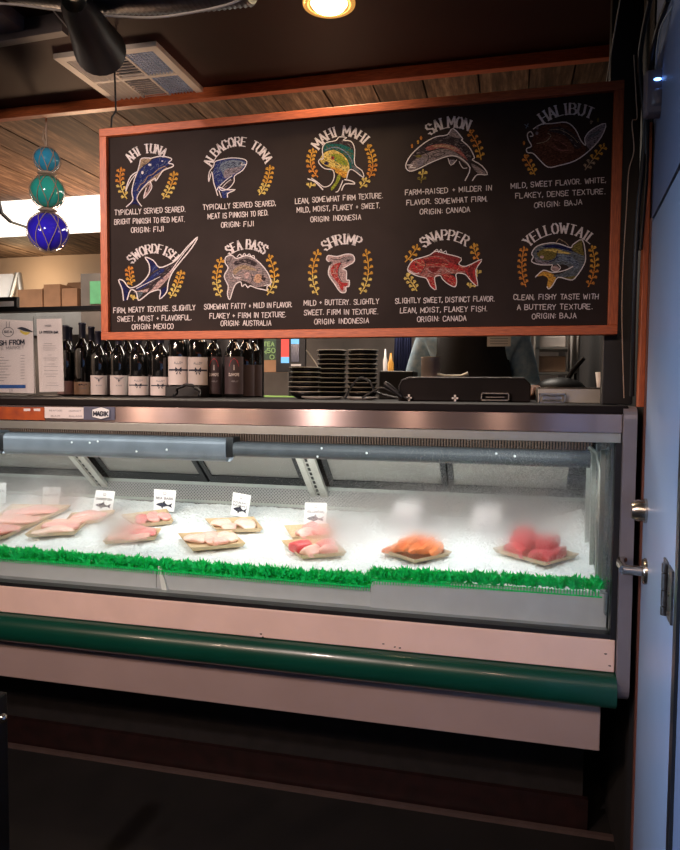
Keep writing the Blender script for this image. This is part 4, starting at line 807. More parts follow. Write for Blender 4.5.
draw('fish_drawing', (504, 100), 6.18, [
 ('f', 'brown', [(170, 260), (210, 180), (280, 145), (390, 145), (450, 200), (500, 280), (500, 330), (420, 380), (290, 410), (230, 370), (180, 320)]),
 ('f', 'dgrey', [(270, 190), (340, 165), (430, 210), (480, 280), (440, 300), (380, 220)]), ('f', 'rust', [(230, 260), (300, 215), (380, 240), (430, 290), (420, 330), (340, 320), (280, 290)]),
 ('f', 'brown', [(300, 240), (360, 260), (390, 300), (330, 290)]), ('f', 'lav', [(505, 235), (540, 190), (625, 150), (600, 230), (540, 300), (515, 290)]), ('f', 'slate', [(520, 230), (560, 200), (600, 185), (570, 220)]),
 ('l', 'white', .9, [(180, 180), (230, 150), (300, 145), (385, 138), (440, 180), (475, 250), (505, 280), (500, 235), (540, 185), (628, 145), (600, 230), (530, 310), (440, 375), (340, 405), (272, 415), (220, 370), (180, 330), (145, 325), (140, 300), (170, 285), (150, 245), (145, 210), (165, 195), (180, 220), (160, 225)]),
 ('l', 'tan', .7, [(200, 270), (260, 255), (290, 220), (270, 205)]), ('l', 'tan', .5, [(280, 185), (350, 185), (420, 225), (455, 265)]), ('l', 'ltblue', .7, [(125, 150), (150, 165)]), ('l', 'ltblue', .7, [(150, 145), (135, 175)]), ('l', 'rose', .5, [(300, 280), (350, 310), (400, 310)]), ('l', 'rose', .5, [(290, 240), (340, 255), (390, 285)]), ('b', 'lav', 203, 205, 10, 10), ('b', 'lav', 205, 172, 9, 9)], 'dark flat halibut outlined in white chalk')
draw('fish_drawing', (108, 230), 7.08, [
 ('f', 'navy', [(265, 195), (300, 205), (355, 262), (330, 300), (300, 310), (290, 240)]), ('f', 'blue', [(320, 250), (352, 265), (310, 300)]),
 ('f', 'dgrey', [(150, 420), (240, 380), (310, 300), (370, 268), (450, 240), (500, 200), (450, 290), (380, 350), (300, 400), (230, 425)]),
 ('f', 'blue', [(200, 410), (260, 370), (320, 310), (380, 275), (400, 290), (340, 330), (280, 390), (215, 425)]),
 ('f', 'pinkw', [(300, 410), (350, 370), (430, 300), (500, 210), (460, 290), (420, 350), (350, 420), (280, 440), (180, 440)]),
 ('f', 'navy', [(80, 355), (130, 400), (150, 430), (130, 495), (110, 495), (105, 420)]), ('f', 'navy', [(370, 425), (420, 400), (400, 450), (365, 490)]), ('f', 'slate', [(190, 440), (250, 440), (210, 490), (205, 460)]), ('f', 'dgrey', [(320, 370), (345, 375), (310, 420), (275, 445)]),
 ('l', 'white', 1.0, [(110, 500), (100, 420), (75, 355), (110, 360), (155, 410), (230, 380), (290, 310), (290, 240), (262, 192), (320, 215), (365, 265), (440, 240), (490, 205), (560, 120), (635, 50), (590, 130), (500, 240), (450, 310), (425, 380), (415, 440), (365, 488), (370, 425), (300, 440), (260, 470), (215, 498), (200, 440), (160, 425), (135, 495)]),
 ('l', 'white', .6, [(620, 65), (540, 160), (440, 300)]), ('b', 'dgrey', 405, 285, 8, 8), ('l', 'navy', .7, [(360, 290), (365, 330), (400, 350)]), ('l', 'white', .5, [(200, 415), (290, 370), (370, 330)])], 'blue swordfish with long bill drawn in chalk')
draw('fish_drawing', (198, 235), 6.8, [
 ('f', 'grey', [(190, 160), (230, 140), (262, 165), (330, 140), (400, 175), (470, 255), (492, 330), (465, 345), (400, 355), (350, 330), (300, 310), (260, 330), (230, 380), (212, 440), (200, 400), (205, 340), (180, 270), (205, 220)]),
 ('f', 'tan', [(240, 240), (290, 205), (360, 215), (400, 240), (360, 240), (290, 235), (250, 270)]), ('f', 'dgrey', [(250, 180), (330, 160), (400, 190), (380, 210), (320, 190), (255, 205)]), ('f', 'peach', [(380, 300), (395, 268), (430, 270), (440, 300), (420, 325), (385, 320)]), ('f', 'pinkw', [(310, 270), (340, 250), (350, 275), (330, 300)]),
 ('f', 'dgrey', [(430, 290), (460, 290), (455, 310), (435, 305)]),
 ('o', 'white', .9, [(185, 190), (190, 150), (230, 138), (262, 160), (330, 140), (400, 172), (470, 250), (497, 325), (470, 350), (470, 375), (440, 370), (400, 362), (355, 345), (340, 358), (320, 335), (300, 350), (290, 318), (255, 335), (235, 380), (215, 440), (200, 400), (205, 345), (178, 280), (205, 225)]),
 ('l', 'white', .7, [(265, 150), (285, 130), (300, 145), (315, 125), (330, 140), (350, 128), (360, 145), (380, 140), (385, 160)]), ('l', 'dgrey', .6, [(230, 150), (215, 180), (190, 180)]), ('l', 'white', .6, [(290, 290), (250, 290), (235, 265)]), ('l', 'dgrey', .5, [(360, 260), (370, 300), (355, 330)]), ('l', 'white', .5, [(480, 335), (450, 345)]), ('l', 'grey', .5, [(380, 170), (400, 160)]), ('b', 'dgrey', 440, 280, 8, 8)], 'grey curled sea bass drawn in chalk')
draw('fish_drawing', (296, 230), 7.55, [
 ('f', 'pinkw', [(225, 220), (240, 190), (300, 200), (350, 185), (410, 180), (440, 215), (435, 250), (390, 270), (350, 295), (380, 310), (382, 375), (402, 380), (400, 425), (378, 430), (375, 468), (340, 468), (312, 430), (290, 405), (255, 350), (240, 310), (255, 270), (280, 240), (240, 238)]),
 ('f', 'red', [(270, 280), (300, 255), (345, 248), (318, 290), (318, 350), (345, 395), (390, 400), (380, 425), (360, 425), (355, 458), (335, 440), (320, 405), (285, 365), (262, 320)]),
 ('f', 'rose', [(290, 275), (320, 265), (300, 300), (300, 340), (285, 320)]), ('f', 'grey', [(330, 235), (370, 205), (420, 200), (430, 225), (400, 240), (350, 245)]), ('b', 'dgrey', 392, 230, 12, 8), ('l', 'dgrey', .7, [(260, 215), (320, 225), (370, 205)]), ('l', 'dgrey', .6, [(345, 245), (322, 290), (322, 345), (345, 390)]),
 ('l', 'white', .9, [(250, 240), (232, 222), (245, 192), (310, 200), (380, 182), (430, 190), (440, 235), (390, 270), (350, 295), (380, 310), (382, 375), (402, 380), (400, 425), (378, 430), (375, 468), (335, 468), (290, 405), (245, 335), (255, 270)]),
 ('l', 'pinkw', .4, [(268, 300), (310, 300)]), ('l', 'pinkw', .4, [(272, 330), (312, 325)]), ('l', 'pinkw', .4, [(290, 365), (322, 350)])], 'red and white shrimp drawn in chalk')
draw('fish_drawing', (390, 225), 6.18, [
 ('f', 'rose', [(110, 270), (140, 225), (200, 205), (260, 190), (330, 190), (400, 245), (470, 260), (470, 300), (400, 300), (330, 310), (240, 330), (180, 310), (130, 300)]),
 ('f', 'red', [(120, 265), (145, 225), (215, 205), (300, 200), (390, 240), (470, 262), (450, 285), (360, 265), (280, 250), (220, 260), (180, 300), (135, 280)]),
 ('f', 'dred', [(215, 215), (300, 210), (370, 240), (300, 235), (230, 240)]), ('f', 'dred', [(240, 190), (285, 165), (345, 180), (430, 200), (420, 240), (380, 235), (320, 195)]), ('f', 'red', [(465, 265), (565, 215), (525, 280), (540, 370), (500, 340), (470, 295)]), ('f', 'dred', [(480, 270), (545, 230), (510, 290), (525, 350), (490, 310)]),
 ('f', 'red', [(225, 330), (270, 325), (285, 395), (250, 375)]), ('f', 'red', [(320, 310), (385, 310), (412, 345), (400, 380), (365, 365)]), ('f', 'dred', [(235, 265), (310, 262), (270, 295)]),
 ('o', 'white', .8, [(108, 275), (140, 220), (200, 200), (245, 185), (285, 162), (345, 178), (440, 205), (425, 240), (470, 255), (568, 212), (530, 280), (542, 375), (500, 345), (465, 305), (410, 300), (412, 345), (402, 382), (360, 365), (325, 335), (310, 312), (275, 325), (285, 398), (250, 378), (225, 330), (180, 318), (135, 300)]),
 ('l', 'white', .6, [(250, 185), (290, 150), (300, 170), (315, 150), (325, 170), (345, 160), (350, 178)]), ('l', 'white', .6, [(110, 275), (150, 300), (180, 295)]), ('l', 'dgrey', .6, [(210, 210), (220, 250), (190, 300)]), ('b', 'dgrey', 160, 245, 6, 6)], 'red snapper drawn in chalk')
draw('fish_drawing', (506, 218), 6.415, [
 ('f', 'slate', [(170, 230), (200, 185), (290, 165), (380, 180), (440, 220), (500, 230), (500, 300), (440, 385), (380, 380), (320, 375), (400, 330), (380, 300), (300, 300), (220, 295), (185, 260)]),
 ('f', 'ltblue', [(330, 240), (400, 240), (470, 290), (450, 330), (430, 300), (370, 275), (320, 285)]), ('f', 'olive', [(200, 220), (260, 195), (330, 200), (310, 260), (250, 270), (210, 250)]), ('f', 'yellow', [(240, 205), (320, 200), (420, 230), (330, 225), (300, 215)]),
 ('f', 'navy', [(230, 185), (300, 170), (390, 185), (430, 215), (340, 195)]), ('f', 'olive', [(420, 195), (485, 140), (490, 190), (500, 240), (450, 220)]), ('f', 'gold', [(190, 375), (240, 340), (300, 360), (320, 385), (280, 450), (262, 435), (270, 390), (240, 370)]), ('f', 'olive', [(330, 380), (440, 370), (430, 390), (380, 390)]), ('f', 'pinkw', [(290, 320), (320, 305), (345, 325), (315, 345)]), ('f', 'slate', [(300, 370), (380, 350), (450, 320), (440, 370), (340, 380)]),
 ('f', 'lav', [(185, 255), (230, 275), (300, 280), (250, 300), (200, 290)]),
 ('l', 'white', .9, [(188, 380), (240, 335), (300, 350), (380, 335), (430, 310)]), ('l', 'white', .9, [(262, 440), (275, 455), (300, 430), (335, 380), (400, 395), (440, 388), (500, 300), (510, 240), (490, 140), (430, 170), (415, 190), (340, 165), (280, 160), (200, 180), (165, 225), (175, 250), (165, 280), (220, 300), (300, 300)]),
 ('l', 'tan', .7, [(320, 160), (340, 135), (360, 145), (385, 160), (400, 178)]), ('l', 'white', .7, [(300, 300), (290, 330), (320, 345), (350, 320), (330, 295)]), ('l', 'navy', .7, [(330, 210), (320, 260), (270, 285)]), ('b', 'pinkw', 230, 250, 14, 9), ('b', 'navy', 205, 215, 7, 7)], 'blue and gold yellowtail drawn in chalk')

# ------------------------------------------------------------------ name cards in the ice
def name_card(tl_, tr2, br2, bl2, word, label, fish=True):
    bot = PI_((bl2[0] + br2[0]) / 2, (bl2[1] + br2[1]) / 2 + 1); yp = bot.y
    q = [P(*p, Y=yp) for p in (bl2, br2, tr2, tl_)]
    c = sum(q, Vector()) / 4
    t = thing('name_card', label, 'name card', (c.x, yp, q[0].z), 'name cards in the ice')
    b = MB(); b.hexa([q[0], q[1], q[1] + Vector((0, .0015, 0)), q[0] + Vector((0, .0015, 0))], [q[3], q[2], q[2] + Vector((0, .0015, 0)), q[3] + Vector((0, .0015, 0))], 'card'); b.build('card', t)
    uvc = lambda u, v: ((q[0] * (1 - u) + q[1] * u) * (1 - v) + (q[3] * (1 - u) + q[2] * u) * v) + Vector((0, -.0006, 0))
    b = MB(); 
    yy = .60
    for wd in word.split('/'): text_line(b, wd, (.10, yy), (.90, yy), .09, .028, 'inkgrey', uvc, vflip=1); yy -= .14
    ribbon(b, [(.5 + .07 * math.cos(a * PI / 4), .84 + .05 * math.sin(a * PI / 4)) for a in range(9)], .02, 'inkgrey', uvc); ribbon(b, [(.42, .77), (.58, .77)], .02, 'inkgrey', uvc)
    if fish:
        yf = .28; pts = sm([(.12, yf + .02), (.3, yf + .1), (.5, yf + .12), (.7, yf + .03), (.88, yf + .12), (.84, yf), (.88, yf - .1), (.68, yf - .03), (.45, yf - .08), (.25, yf - .04)], True, 3)
        b.add([uvc(*p) for p in pts], [tuple(range(len(pts)))], 'ink'); b.add([uvc(*p) for p in ((.4, yf + .1), (.52, yf + .22), (.55, yf + .1))], [(0, 1, 2)], 'ink'); b.add([uvc(*p) for p in ((.35, yf - .05), (.42, yf - .17), (.48, yf - .06))], [(0, 1, 2)], 'ink')
    b.build('card_print', t, label='small grey print and dark fish picture')
    b = MB(); cx_ = (q[0].x + q[1].x) / 2; b.tube([(cx_, yp + .003, q[0].z + .03), (cx_, yp + .003, q[0].z - .018)], .0018, 'cord', 6); b.build('card_pick', t)
name_card((-10, 482), (6, 483), (6, 503), (-12, 503), 'TUNA', 'white name card cut off by the left edge of the view', False)
name_card((43, 487), (61, 487), (58, 508), (42, 507), 'SHRIMP', 'white name card dimmed by mist, second from the left edge', False)
name_card((96, 490), (115, 491.5), (112, 512.5), (92, 511), 'SWORDFISH', 'white name card with a finned fish beside the left slotted pilaster')
name_card((154, 489), (176, 490.5), (174, 512), (153.5, 510.5), 'SEA BASS', 'white name card with a small dark fish, midway between the pilasters on the left')
name_card((233, 492), (251, 495.5), (247.5, 518), (230.5, 515), 'MAHI/MAHI', 'tilted white name card with a dark fish')
name_card((305, 502.5), (327, 503), (326, 525.5), (304, 525), 'YELLOWTAIL', 'white name card right below the central slotted pilaster')
name_card((396, 502), (419, 505), (416, 529), (393, 526), 'SALMON', 'fogged white name card behind the orange salmon')
name_card((475, 507), (501, 509), (498, 533), (473, 531), 'AHI TUNA', 'fogged white name card behind the red tuna tray')

# ------------------------------------------------------------------ strips and badge on the steel band
def front_plate(px0, py0, px1, py1, m, name, label, cat, y=-.0125, th=.002):
    a = P(px0, py1, Y=y); c = P(px1, py0, Y=y); b = MB(); b.box(a.x, c.x, y - th, y, a.z, c.z, m); return b, a, c
b, a, c = front_plate(-60, 407.5, 45, 418, 'orangetag', '', '', '')
for px in (27, 37): e = P(px, 409.8, Y=-.015); b.box(e.x - .012, e.x + .012, -.0152, -.0145, e.z - .004, e.z + .004, 'pinkish' if 'pinkish' in M else 'paper')
o = b.build('label_strip'); tag(o, 'orange printed strip stuck on the steel band at far left', 'label')
b, a, c = front_plate(45, 407.5, 84, 418, 'paper', '', '', '')
mps = lambda x, y: P(x, y, Y=-.0150)
for (x0, x1, y, tx) in ((49, 62, 410.5, 'SEAFOOD'), (51, 60, 416, 'BAR'), (69, 81, 411, 'MARKET'), (69, 82, 416.2, 'SALADS')): text_line(b, tx, (x0, y), (x1, y), 1.3, .3, 'inkgrey', mps)
o = b.build('label_strip'); tag(o, 'white printed paper strip on the steel band, between the orange strip and the badge', 'label')
b, a, c = front_plate(84, 407, 115, 419.5, 'bluetag', '', '', ''); o = b.build('label_strip'); tag(o, 'slate coloured plate on the steel band behind the black and white badge', 'label')
b = MB(); pts = [(92, 409.5), (97, 408), (101, 407), (105, 408), (109.3, 409.7), (109, 417), (101, 419.3), (92.2, 417)]
f = [P(x, y, Y=-.0185) for x, y in pts]; k_ = [p + Vector((0, .0035, 0)) for p in f]; n = 8
b.add(f + k_, [tuple(range(n))[::-1], tuple(range(n, 2 * n))] + [(i, (i + 1) % n, n + (i + 1) % n, n + i) for i in range(n)], 'card')
mps = lambda x, y: P(x, y, Y=-.0190); ribbon(b, [(x, y) for x, y in pts], .5, 'ink', mps, True); text_line(b, 'MAGIK', (93.5, 413.6), (107.8, 413.9), 4.2, 1.15, 'ink', mps)
o = b.build('badge'); tag(o, 'white six sided badge with black lettering reading MAGIK', 'badge')

# ------------------------------------------------------------------ on the countertop
YM = .62
def menu(quad, name, label):
    q = [P(*p, Y=YM) for p in quad]  # tl,tr,br,bl
    dz = TOP + .008 - min(q[2].z, q[3].z)
    c = sum(q, Vector()) / 4
    t = thing(name, label, 'menu', (c.x, YM, TOP))
    off = Vector((0, .003, 0))
    b = MB(); lo = [q[3], q[2]]; b.hexa([q[3], q[2], q[2] + off, q[3] + off], [q[0], q[1], q[1] + off, q[0] + off], 'paper'); b.build('sheet', t)
    b = MB(); e = .012; b.box(min(q[0].x, q[3].x) - e, max(q[1].x, q[2].x) + e, YM - .006, YM - .003, TOP + .004, max(q[0].z, q[1].z) + .010, 'acrylic').box(min(q[0].x, q[3].x) - e, max(q[1].x, q[2].x) + e, YM - .05, YM + .05, TOP, TOP + .004, 'acrylic'); b.build('clear_holder', t)
    return t, lambda x, y: P(x, y, Y=YM - .0015)
t, mpm = menu([(-42, 317), (32.5, 321), (35.5, 393.5), (-42, 391)], 'menu_sheet', 'white printed menu with a blue bar and small fish, cut off by the left edge')
b = MB(); text_line(b, 'SH FROM', (-.5, 343), (24, 342), 4.6, 1.1, 'ink', mpm); text_line(b, 'E MARKET', (1, 348.3), (24, 347.3), 3, .5, 'inkgrey', mpm)
ribbon(b, [(8 + 5.6 * math.cos(a * PI / 8), 332 + 4.6 * math.sin(a * PI / 8)) for a in range(17)], .5, 'ink', mpm); text_line(b, 'SEA', (4, 331.8), (12, 331.8), 2, .5, 'ink', mpm)
ribbon(b, [(6.3, 327.5), (6.3, 321.5)], .4, 'ink', mpm); ribbon(b, [(9.3, 327.5), (9.3, 321.5)], .4, 'ink', mpm)
fs_ = sm([(17, 328.2), (22, 327), (28, 329), (33, 332), (26, 331.5), (20, 329.5)], True, 3); b.add([mpm(*p) for p in fs_], [tuple(range(len(fs_)))], 'ink')
fs_ = sm([(20, 330), (25, 332), (30, 332.5), (26, 335), (21, 332.8)], True, 3); b.add([mpm(*p) for p in fs_], [tuple(range(len(fs_)))], 'inkyellow')
b.add([mpm(*p) for p in ((-20, 384.8), (25.5, 384.8), (25.5, 388.2), (-20, 388.5))], [(0, 1, 2, 3)], 'inkblue')
for k in range(9):
    y = 357.5 + k * 2.9; ribbon(b, [(-5, y), (4 + (k * 37 % 8), y - .1)], .55, 'inkgrey', mpm); ribbon(b, [(20.5, y - 2), (24.5, y - 2.1)], .5, 'inkgrey', mpm)
ribbon(b, [(10, 389), (10, 393)], .4, 'ink', mpm); ribbon(b, [(12, 389), (12, 393)], .4, 'ink', mpm)
b.build('sheet_print', t)
t, mpm = menu([(36.5, 319), (61.5, 318.5), (64, 391.5), (39.5, 392)], 'menu_sheet', 'narrow white menu card standing right of the larger menu, in front of the bottles')
b = MB(); text_line(b, 'OYSTER', (45, 325.7), (51, 325.7), 1.6, .35, 'inkgrey', mpm); text_line(b, 'LA OYSTER BAR', (39.5, 332.2), (58, 332.2), 2.2, .5, 'ink', mpm)
for (y, x0, x1) in ((343.5, 44, 52), (345.8, 43, 55), (348, 42.5, 56.5), (350, 43, 55), (355, 47, 51), (358, 42.5, 57), (360, 44, 55), (364, 46, 54), (366.5, 43, 57), (370.5, 43, 57), (374, 43, 57), (376.5, 45, 55), (383, 46, 56), (385.5, 45, 57)):
    ribbon(b, [(x0 + (y - 340) * .03, y), (x1 + (y - 340) * .03, y)], .35, 'inkgrey', mpm)
b.build('sheet_print', t)

def bottle(px, yy, label_px, m, lab, style, H=.30, r=.037, z0=0, group='wine bottles on the counter'):
    c = P(px, 397, Y=yy); x = c.x; z = TOP + z0
    t = thing('wine_bottle', lab, 'wine bottle', (x, yy, z), group)
    b = MB(); b.lathe([(.001, .002), (r * .9, 0), (r, .004), (r, H * .60), (r * .93, H * .655), (r * .66, H * .71), (r * .42, H * .755), (r * .38, H * .80), (r * .38, H * .985), (r * .44, H * .985), (r * .44, H), (.001, H)], 'bottle', (x, yy, z), 24); b.build('bottle_body', t)
    b = MB(); b.lathe([(r * .40, H * .80), (r * .40, H * .97), (r * .46, H * .975), (r * .46, H * 1.003), (.001, H * 1.003)], 'foil', (x, yy, z), 16); b.build('foil_capsule', t)
    zb = P(px, label_px[1], Y=yy).z - z; zt = P(px, label_px[0], Y=yy).z - z; zb = max(zb, .006)
    a0, a1 = math.radians(180), math.radians(360); a0 += .15; a1 += .65
    b = MB(); b.lathe([(r + .0008, zb), (r + .0008, zt)], m, (x, yy, z), 16, a0=a0, a1=a1)
    rr = r + .0014
    def cyl(u, v):  # u across -1..1, v 0..1 up
        a = math.atan2(EYE.y - yy, EYE.x - x) + u * .95; return Vector((x + rr * math.cos(a), yy + rr * math.sin(a), z + zb + (zt - zb) * v))
    if style == 'bow':
        for k in range(12): u0 = -1.2 + k * .2; b.add([cyl(u0, .50), cyl(u0 + .2, .50), cyl(u0 + .2, .56), cyl(u0, .56)], [(0, 1, 2, 3)], 'ink')
        for s in (-1, 1):
            b.add([cyl(0, .53), cyl(s * .3, .64), cyl(s * .36, .53), cyl(s * .28, .45)], [(0, 1, 2, 3)], 'ink'); b.add([cyl(0, .53), cyl(s * .15, .36), cyl(s * .24, .40)], [(0, 1, 2)], 'ink')
        text_line(b, 'ALLOY', (-.45, .78), (.45, .78), .07, .03, 'inkgrey', cyl, vflip=1)
    elif style == 'bird':
        b.add([cyl(-.7, .93), cyl(-.3, .80), cyl(0, .70), cyl(.3, .80), cyl(.7, .93), cyl(.35, .90), cyl(0, .86), cyl(-.35, .90)], [tuple(range(8))], 'inkgrey'); b.add([cyl(-.12, .8), cyl(0, .62), cyl(.12, .8)], [(0, 1, 2)], 'ink')
        text_line(b, 'BIANCO', (-.35, .48), (.35, .48), .05, .02, 'inkgrey', cyl, vflip=1)
    elif style == 'umbrella':
        b.add([cyl(-.6, .74), cyl(-.35, .90), cyl(0, .96), cyl(.35, .90), cyl(.6, .74)], [tuple(range(5))], 'redink'); b.add([cyl(-.08, .64), cyl(.08, .64), cyl(.04, .78), cyl(-.04, .78)], [(0, 1, 2, 3)], 'winelabel')
        text_line(b, 'DUNMORE', (-.6, .52), (.6, .52), .06, .03, 'winelabel', cyl, vflip=1); text_line(b, 'MERLOT', (-.3, .34), (.5, .34), .03, .015, 'inkgrey', cyl, vflip=1)
    elif style == 'plain':
        text_line(b, 'BRUT', (-.5, .78), (.5, .78), .09, .04, 'ink', cyl, vflip=1); text_line(b, 'CUVEE', (-.5, .5), (.4, .5), .05, .02, 'inkgrey', cyl, vflip=1)
    b.build('bottle_label', t)
    return t
YBt = .82
bottle(66.5, YBt, (381, 399), 'rosylabel', 'dark wine bottle with a dusty rose label, first to the right of the narrow menu', 'none', .315)
bottle(83, YBt, (382, 399), 'tanlabel', 'dark wine bottle with a tan orange label', 'plain', .325)
bottle(99, YBt - .03, (375.5, 399), 'winelabel', 'dark wine bottle with a narrow cream label, right of the tan labelled bottle', 'bird', .285, .034)
bottle(119, YBt - .03, (375.5, 399), 'winelabel', 'dark wine bottle with a cream winged label, just left of the ribbon labelled pair', 'bird', .285, .036)
bottle(138.5, YBt - .05, (376.5, 399), 'winelabel', 'wine bottle with a cream label and black bow, left one of the lower pair', 'bow', .285, .041)
bottle(160.5, YBt - .05, (377, 399), 'winelabel', 'wine bottle with a cream label and black bow, right one of the lower pair', 'bow', .285, .041)
bx = P(188, 397, Y=.76)
b = MB(); b.box(bx.x - .075, bx.x + .085, .70, .83, TOP, TOP + .045, 'black'); rs = b.build('bottle_riser', bevel=.004); tag(rs, 'low black block lifting the two ribbon labelled bottles', 'riser')
bottle(178.5, .76, (357, 385.5), 'winelabel', 'raised wine bottle with a cream label and black bow, left of its pair', 'bow', .29, .041, .045)
bottle(198, .76, (357.5, 386), 'winelabel', 'raised wine bottle with a cream label and black bow, right of its pair', 'bow', .29, .040, .045)
bottle(214, YBt, (357, 394), 'darklabel', 'black wine bottle with a red umbrella on its dark label, left of two', 'umbrella', .305, .034)
bottle(234, YBt - .02, (357, 394), 'darklabel', 'black wine bottle with a red umbrella on its dark label, right of two', 'umbrella', .305, .038)
bottle(246, YBt + .05, (365, 396), 'darklabel', 'plain black wine bottle just right of the umbrella labels', 'none', .31, .035)
bottle(254, YBt + .14, (365, 396), 'darklabel', 'plain black wine bottle at the right end of the bottle row', 'none', .31, .035)
for i, px in enumerate((70, 92, 108, 128, 150)): bottle(px, YBt + .13, (375, 396), 'darklabel', 'dark wine bottle in the shaded row behind the labelled ones', 'none', .32, .036, group='back row of dark bottles')
p = P(66, 330, Y=1.0); q = P(263, 332, Y=1.0); b = MB(); b.box(p.x, q.x, 1.0, 1.015, TOP, min(p.z, q.z), 'black'); o = b.build('added_dark_backing'); tag(o, 'black sheet added behind the row of wine bottles to darken the gaps', 'board')  # sheet added to hide the lit wall behind the bottles
# round dark object on counter by the riser
b = MB(); c = P(184, 397, Y=.60); b.tube([(c.x + .055 * math.cos(a * PI / 12), .62 + .012 * (a % 3), TOP + .006 + .045 * abs(math.sin(a * PI / 12))) for a in range(13)], .006, 'frame_dark'); o = b.build('coiled_cable'); tag(o, 'dark coiled cable arching up in front of the bottle riser', 'cable')

# bowls
def bowl(x, y, z, r):
    t = thing('black_bowl', 'b', 'bowl', (x, y, z)); 
    b = MB(); b.lathe([(.001, 0), (r * .5, 0), (r * .55, .003), (r * .85, .012), (r, .028), (r * .97, .028), (r * .8, .015), (r * .5, .006), (.001, .005)], 'bowl', (x, y, z), 28); b.build('bowl_body', t)
    b = MB(); b.lathe([(r * 1.002, .0262), (r * 1.004, .028), (r * .985, .0292), (r * .965, .0285)], 'rim', (x, y, z), 28); b.build('bowl_rim', t, label='pale unglazed rim'); return t
def cp(o, loc, label, group):
    r = o.copy(); COL.objects.link(r); r.location = loc; r['label'] = label; r['group'] = group
    for ch in o.children: c2 = ch.copy(); COL.objects.link(c2); c2.parent = r; c2.matrix_parent_inverse = ch.matrix_parent_inverse.copy()
    return r
proto = bowl(0, 0, 0, .0615); first = True
for (px, n, y, lab) in ((305, 6, .64, 'short left stack'), (332, 10, .80, 'tall middle stack'), (362.5, 10, .80, 'tall right stack beside the black box')):
    x = P(px, 380, Y=y).x
    for k in range(n):
        l = 'black bowl with a pale rim in the ' + lab; loc = (x + random.uniform(-.002, .002), y, TOP + k * .0185)
        if first: proto.location = loc; proto['label'] = l; proto['group'] = 'bowls in the ' + lab; first = False
        else: cp(proto, loc, l, 'bowls in the ' + lab)
def plate(px, y, r, lab):
    x = P(px, 397, Y=y).x; b = MB(); b.lathe([(.001, 0), (r * .7, 0), (r, .008), (r, .011), (r * .7, .004), (.001, .004)], 'rim', (x, y, TOP), 32); o = b.build('shallow_plate'); tag(o, lab, 'plate')
plate(322, .50, .075, 'pale shallow plate lying in front of the bowl stacks')
plate(362, .48, .055, 'small pale saucer lying in front of the right bowl stack')
# black box and tall machine
a = P(379, 397, Y=.80); c = P(413, 371, Y=.80); b = MB(); b.box(a.x, c.x, .80, .95, TOP, c.z, 'black'); o = b.build('black_box', bevel=.004); tag(o, 'plain black box right of the tall bowl stacks', 'box')
a = P(398, 400, Y=.40); c = P(531, 378, Y=.40)
t = thing('countertop_warmer', 'wide low black countertop warmer with rounded front corners and metal latches', 'appliance', ((a.x + c.x) / 2, .5, TOP))
pr = [(a.x, TOP), (a.x, c.z - .03), (a.x + .01, c.z - .01), (a.x + .035, c.z), (c.x - .02, c.z), (c.x, c.z - .02), (c.x, TOP)]; n = len(pr); vs = [(x, .40, z) for x, z in pr] + [(x, .66, z) for x, z in pr]
b = MB(); b.add(vs, [tuple(range(n))[::-1], tuple(range(n, 2 * n))] + [(i, (i + 1) % n, n + (i + 1) % n, n + i) for i in range(n)], 'blacktop'); b.build('warmer_body', t, bevel=.004)
b = MB(); b.tube([(pr[1][0] + .004, .398, pr[1][1] - .02), (pr[1][0] + .004, .398, pr[1][1]), (pr[2][0] + .002, .398, pr[2][1]), (pr[3][0], .398, pr[3][1]), (pr[4][0], .398, pr[4][1])], .0022, 'hinge', 6); b.build('edge_trim', t)
for px in (409, 455):
    e = P(px, 396, Y=.39); b = MB(); b.box(e.x - .003, e.x + .003, .385, .40, TOP, TOP + .022, 'paper').box(e.x - .010, e.x + .010, .385, .395, TOP + .008, TOP + .014, 'paper'); b.build('latch', t, label='small pale latch')
e = P(495, 396, Y=.38); b = MB(); 
for (x0, x1, z0, z1) in ((-.045, .045, .004, .008), (-.045, .045, .026, .030), (-.045, -.041, .004, .03), (.041, .045, .004, .03), (-.03, .03, .014, .017)): b.box(e.x + x0, e.x + x1, .380, .40, TOP + z0, TOP + z1, 'nickel')
b.build('wire_handle', t, label='bright wire handle')
# metal canister on the warmer
e = P(430.5, 377, Y=.52); ztop = P(430.5, 357, Y=.52).z; b = MB(); zb = c.z
b.lathe([(.001, 0), (.031, 0), (.033, .003), (.0335, ztop - zb - .003), (.035, ztop - zb), (.031, ztop - zb), (.029, .01), (.001, .01)], 'kraft', (e.x, .52, zb), 28); o = b.build('metal_canister'); o.data.materials[0] = mat('dull_tin', (.62, .52, .47), rough=.5, metal=.2); tag(o, 'dull metal canister standing on the black warmer', 'canister')
e = P(452, 376, Y=.50); b = MB(); b.tube([(e.x - .05, .50, c.z + .012), (e.x - .02, .50, c.z + .008), (e.x + .03, .5, c.z + .008), (e.x + .055, .5, c.z + .016)], [.007, .005, .005, .008], 'pilaster', 10); o = b.build('steel_tongs'); tag(o, 'steel tongs lying on the warmer right of the canister', 'tongs')
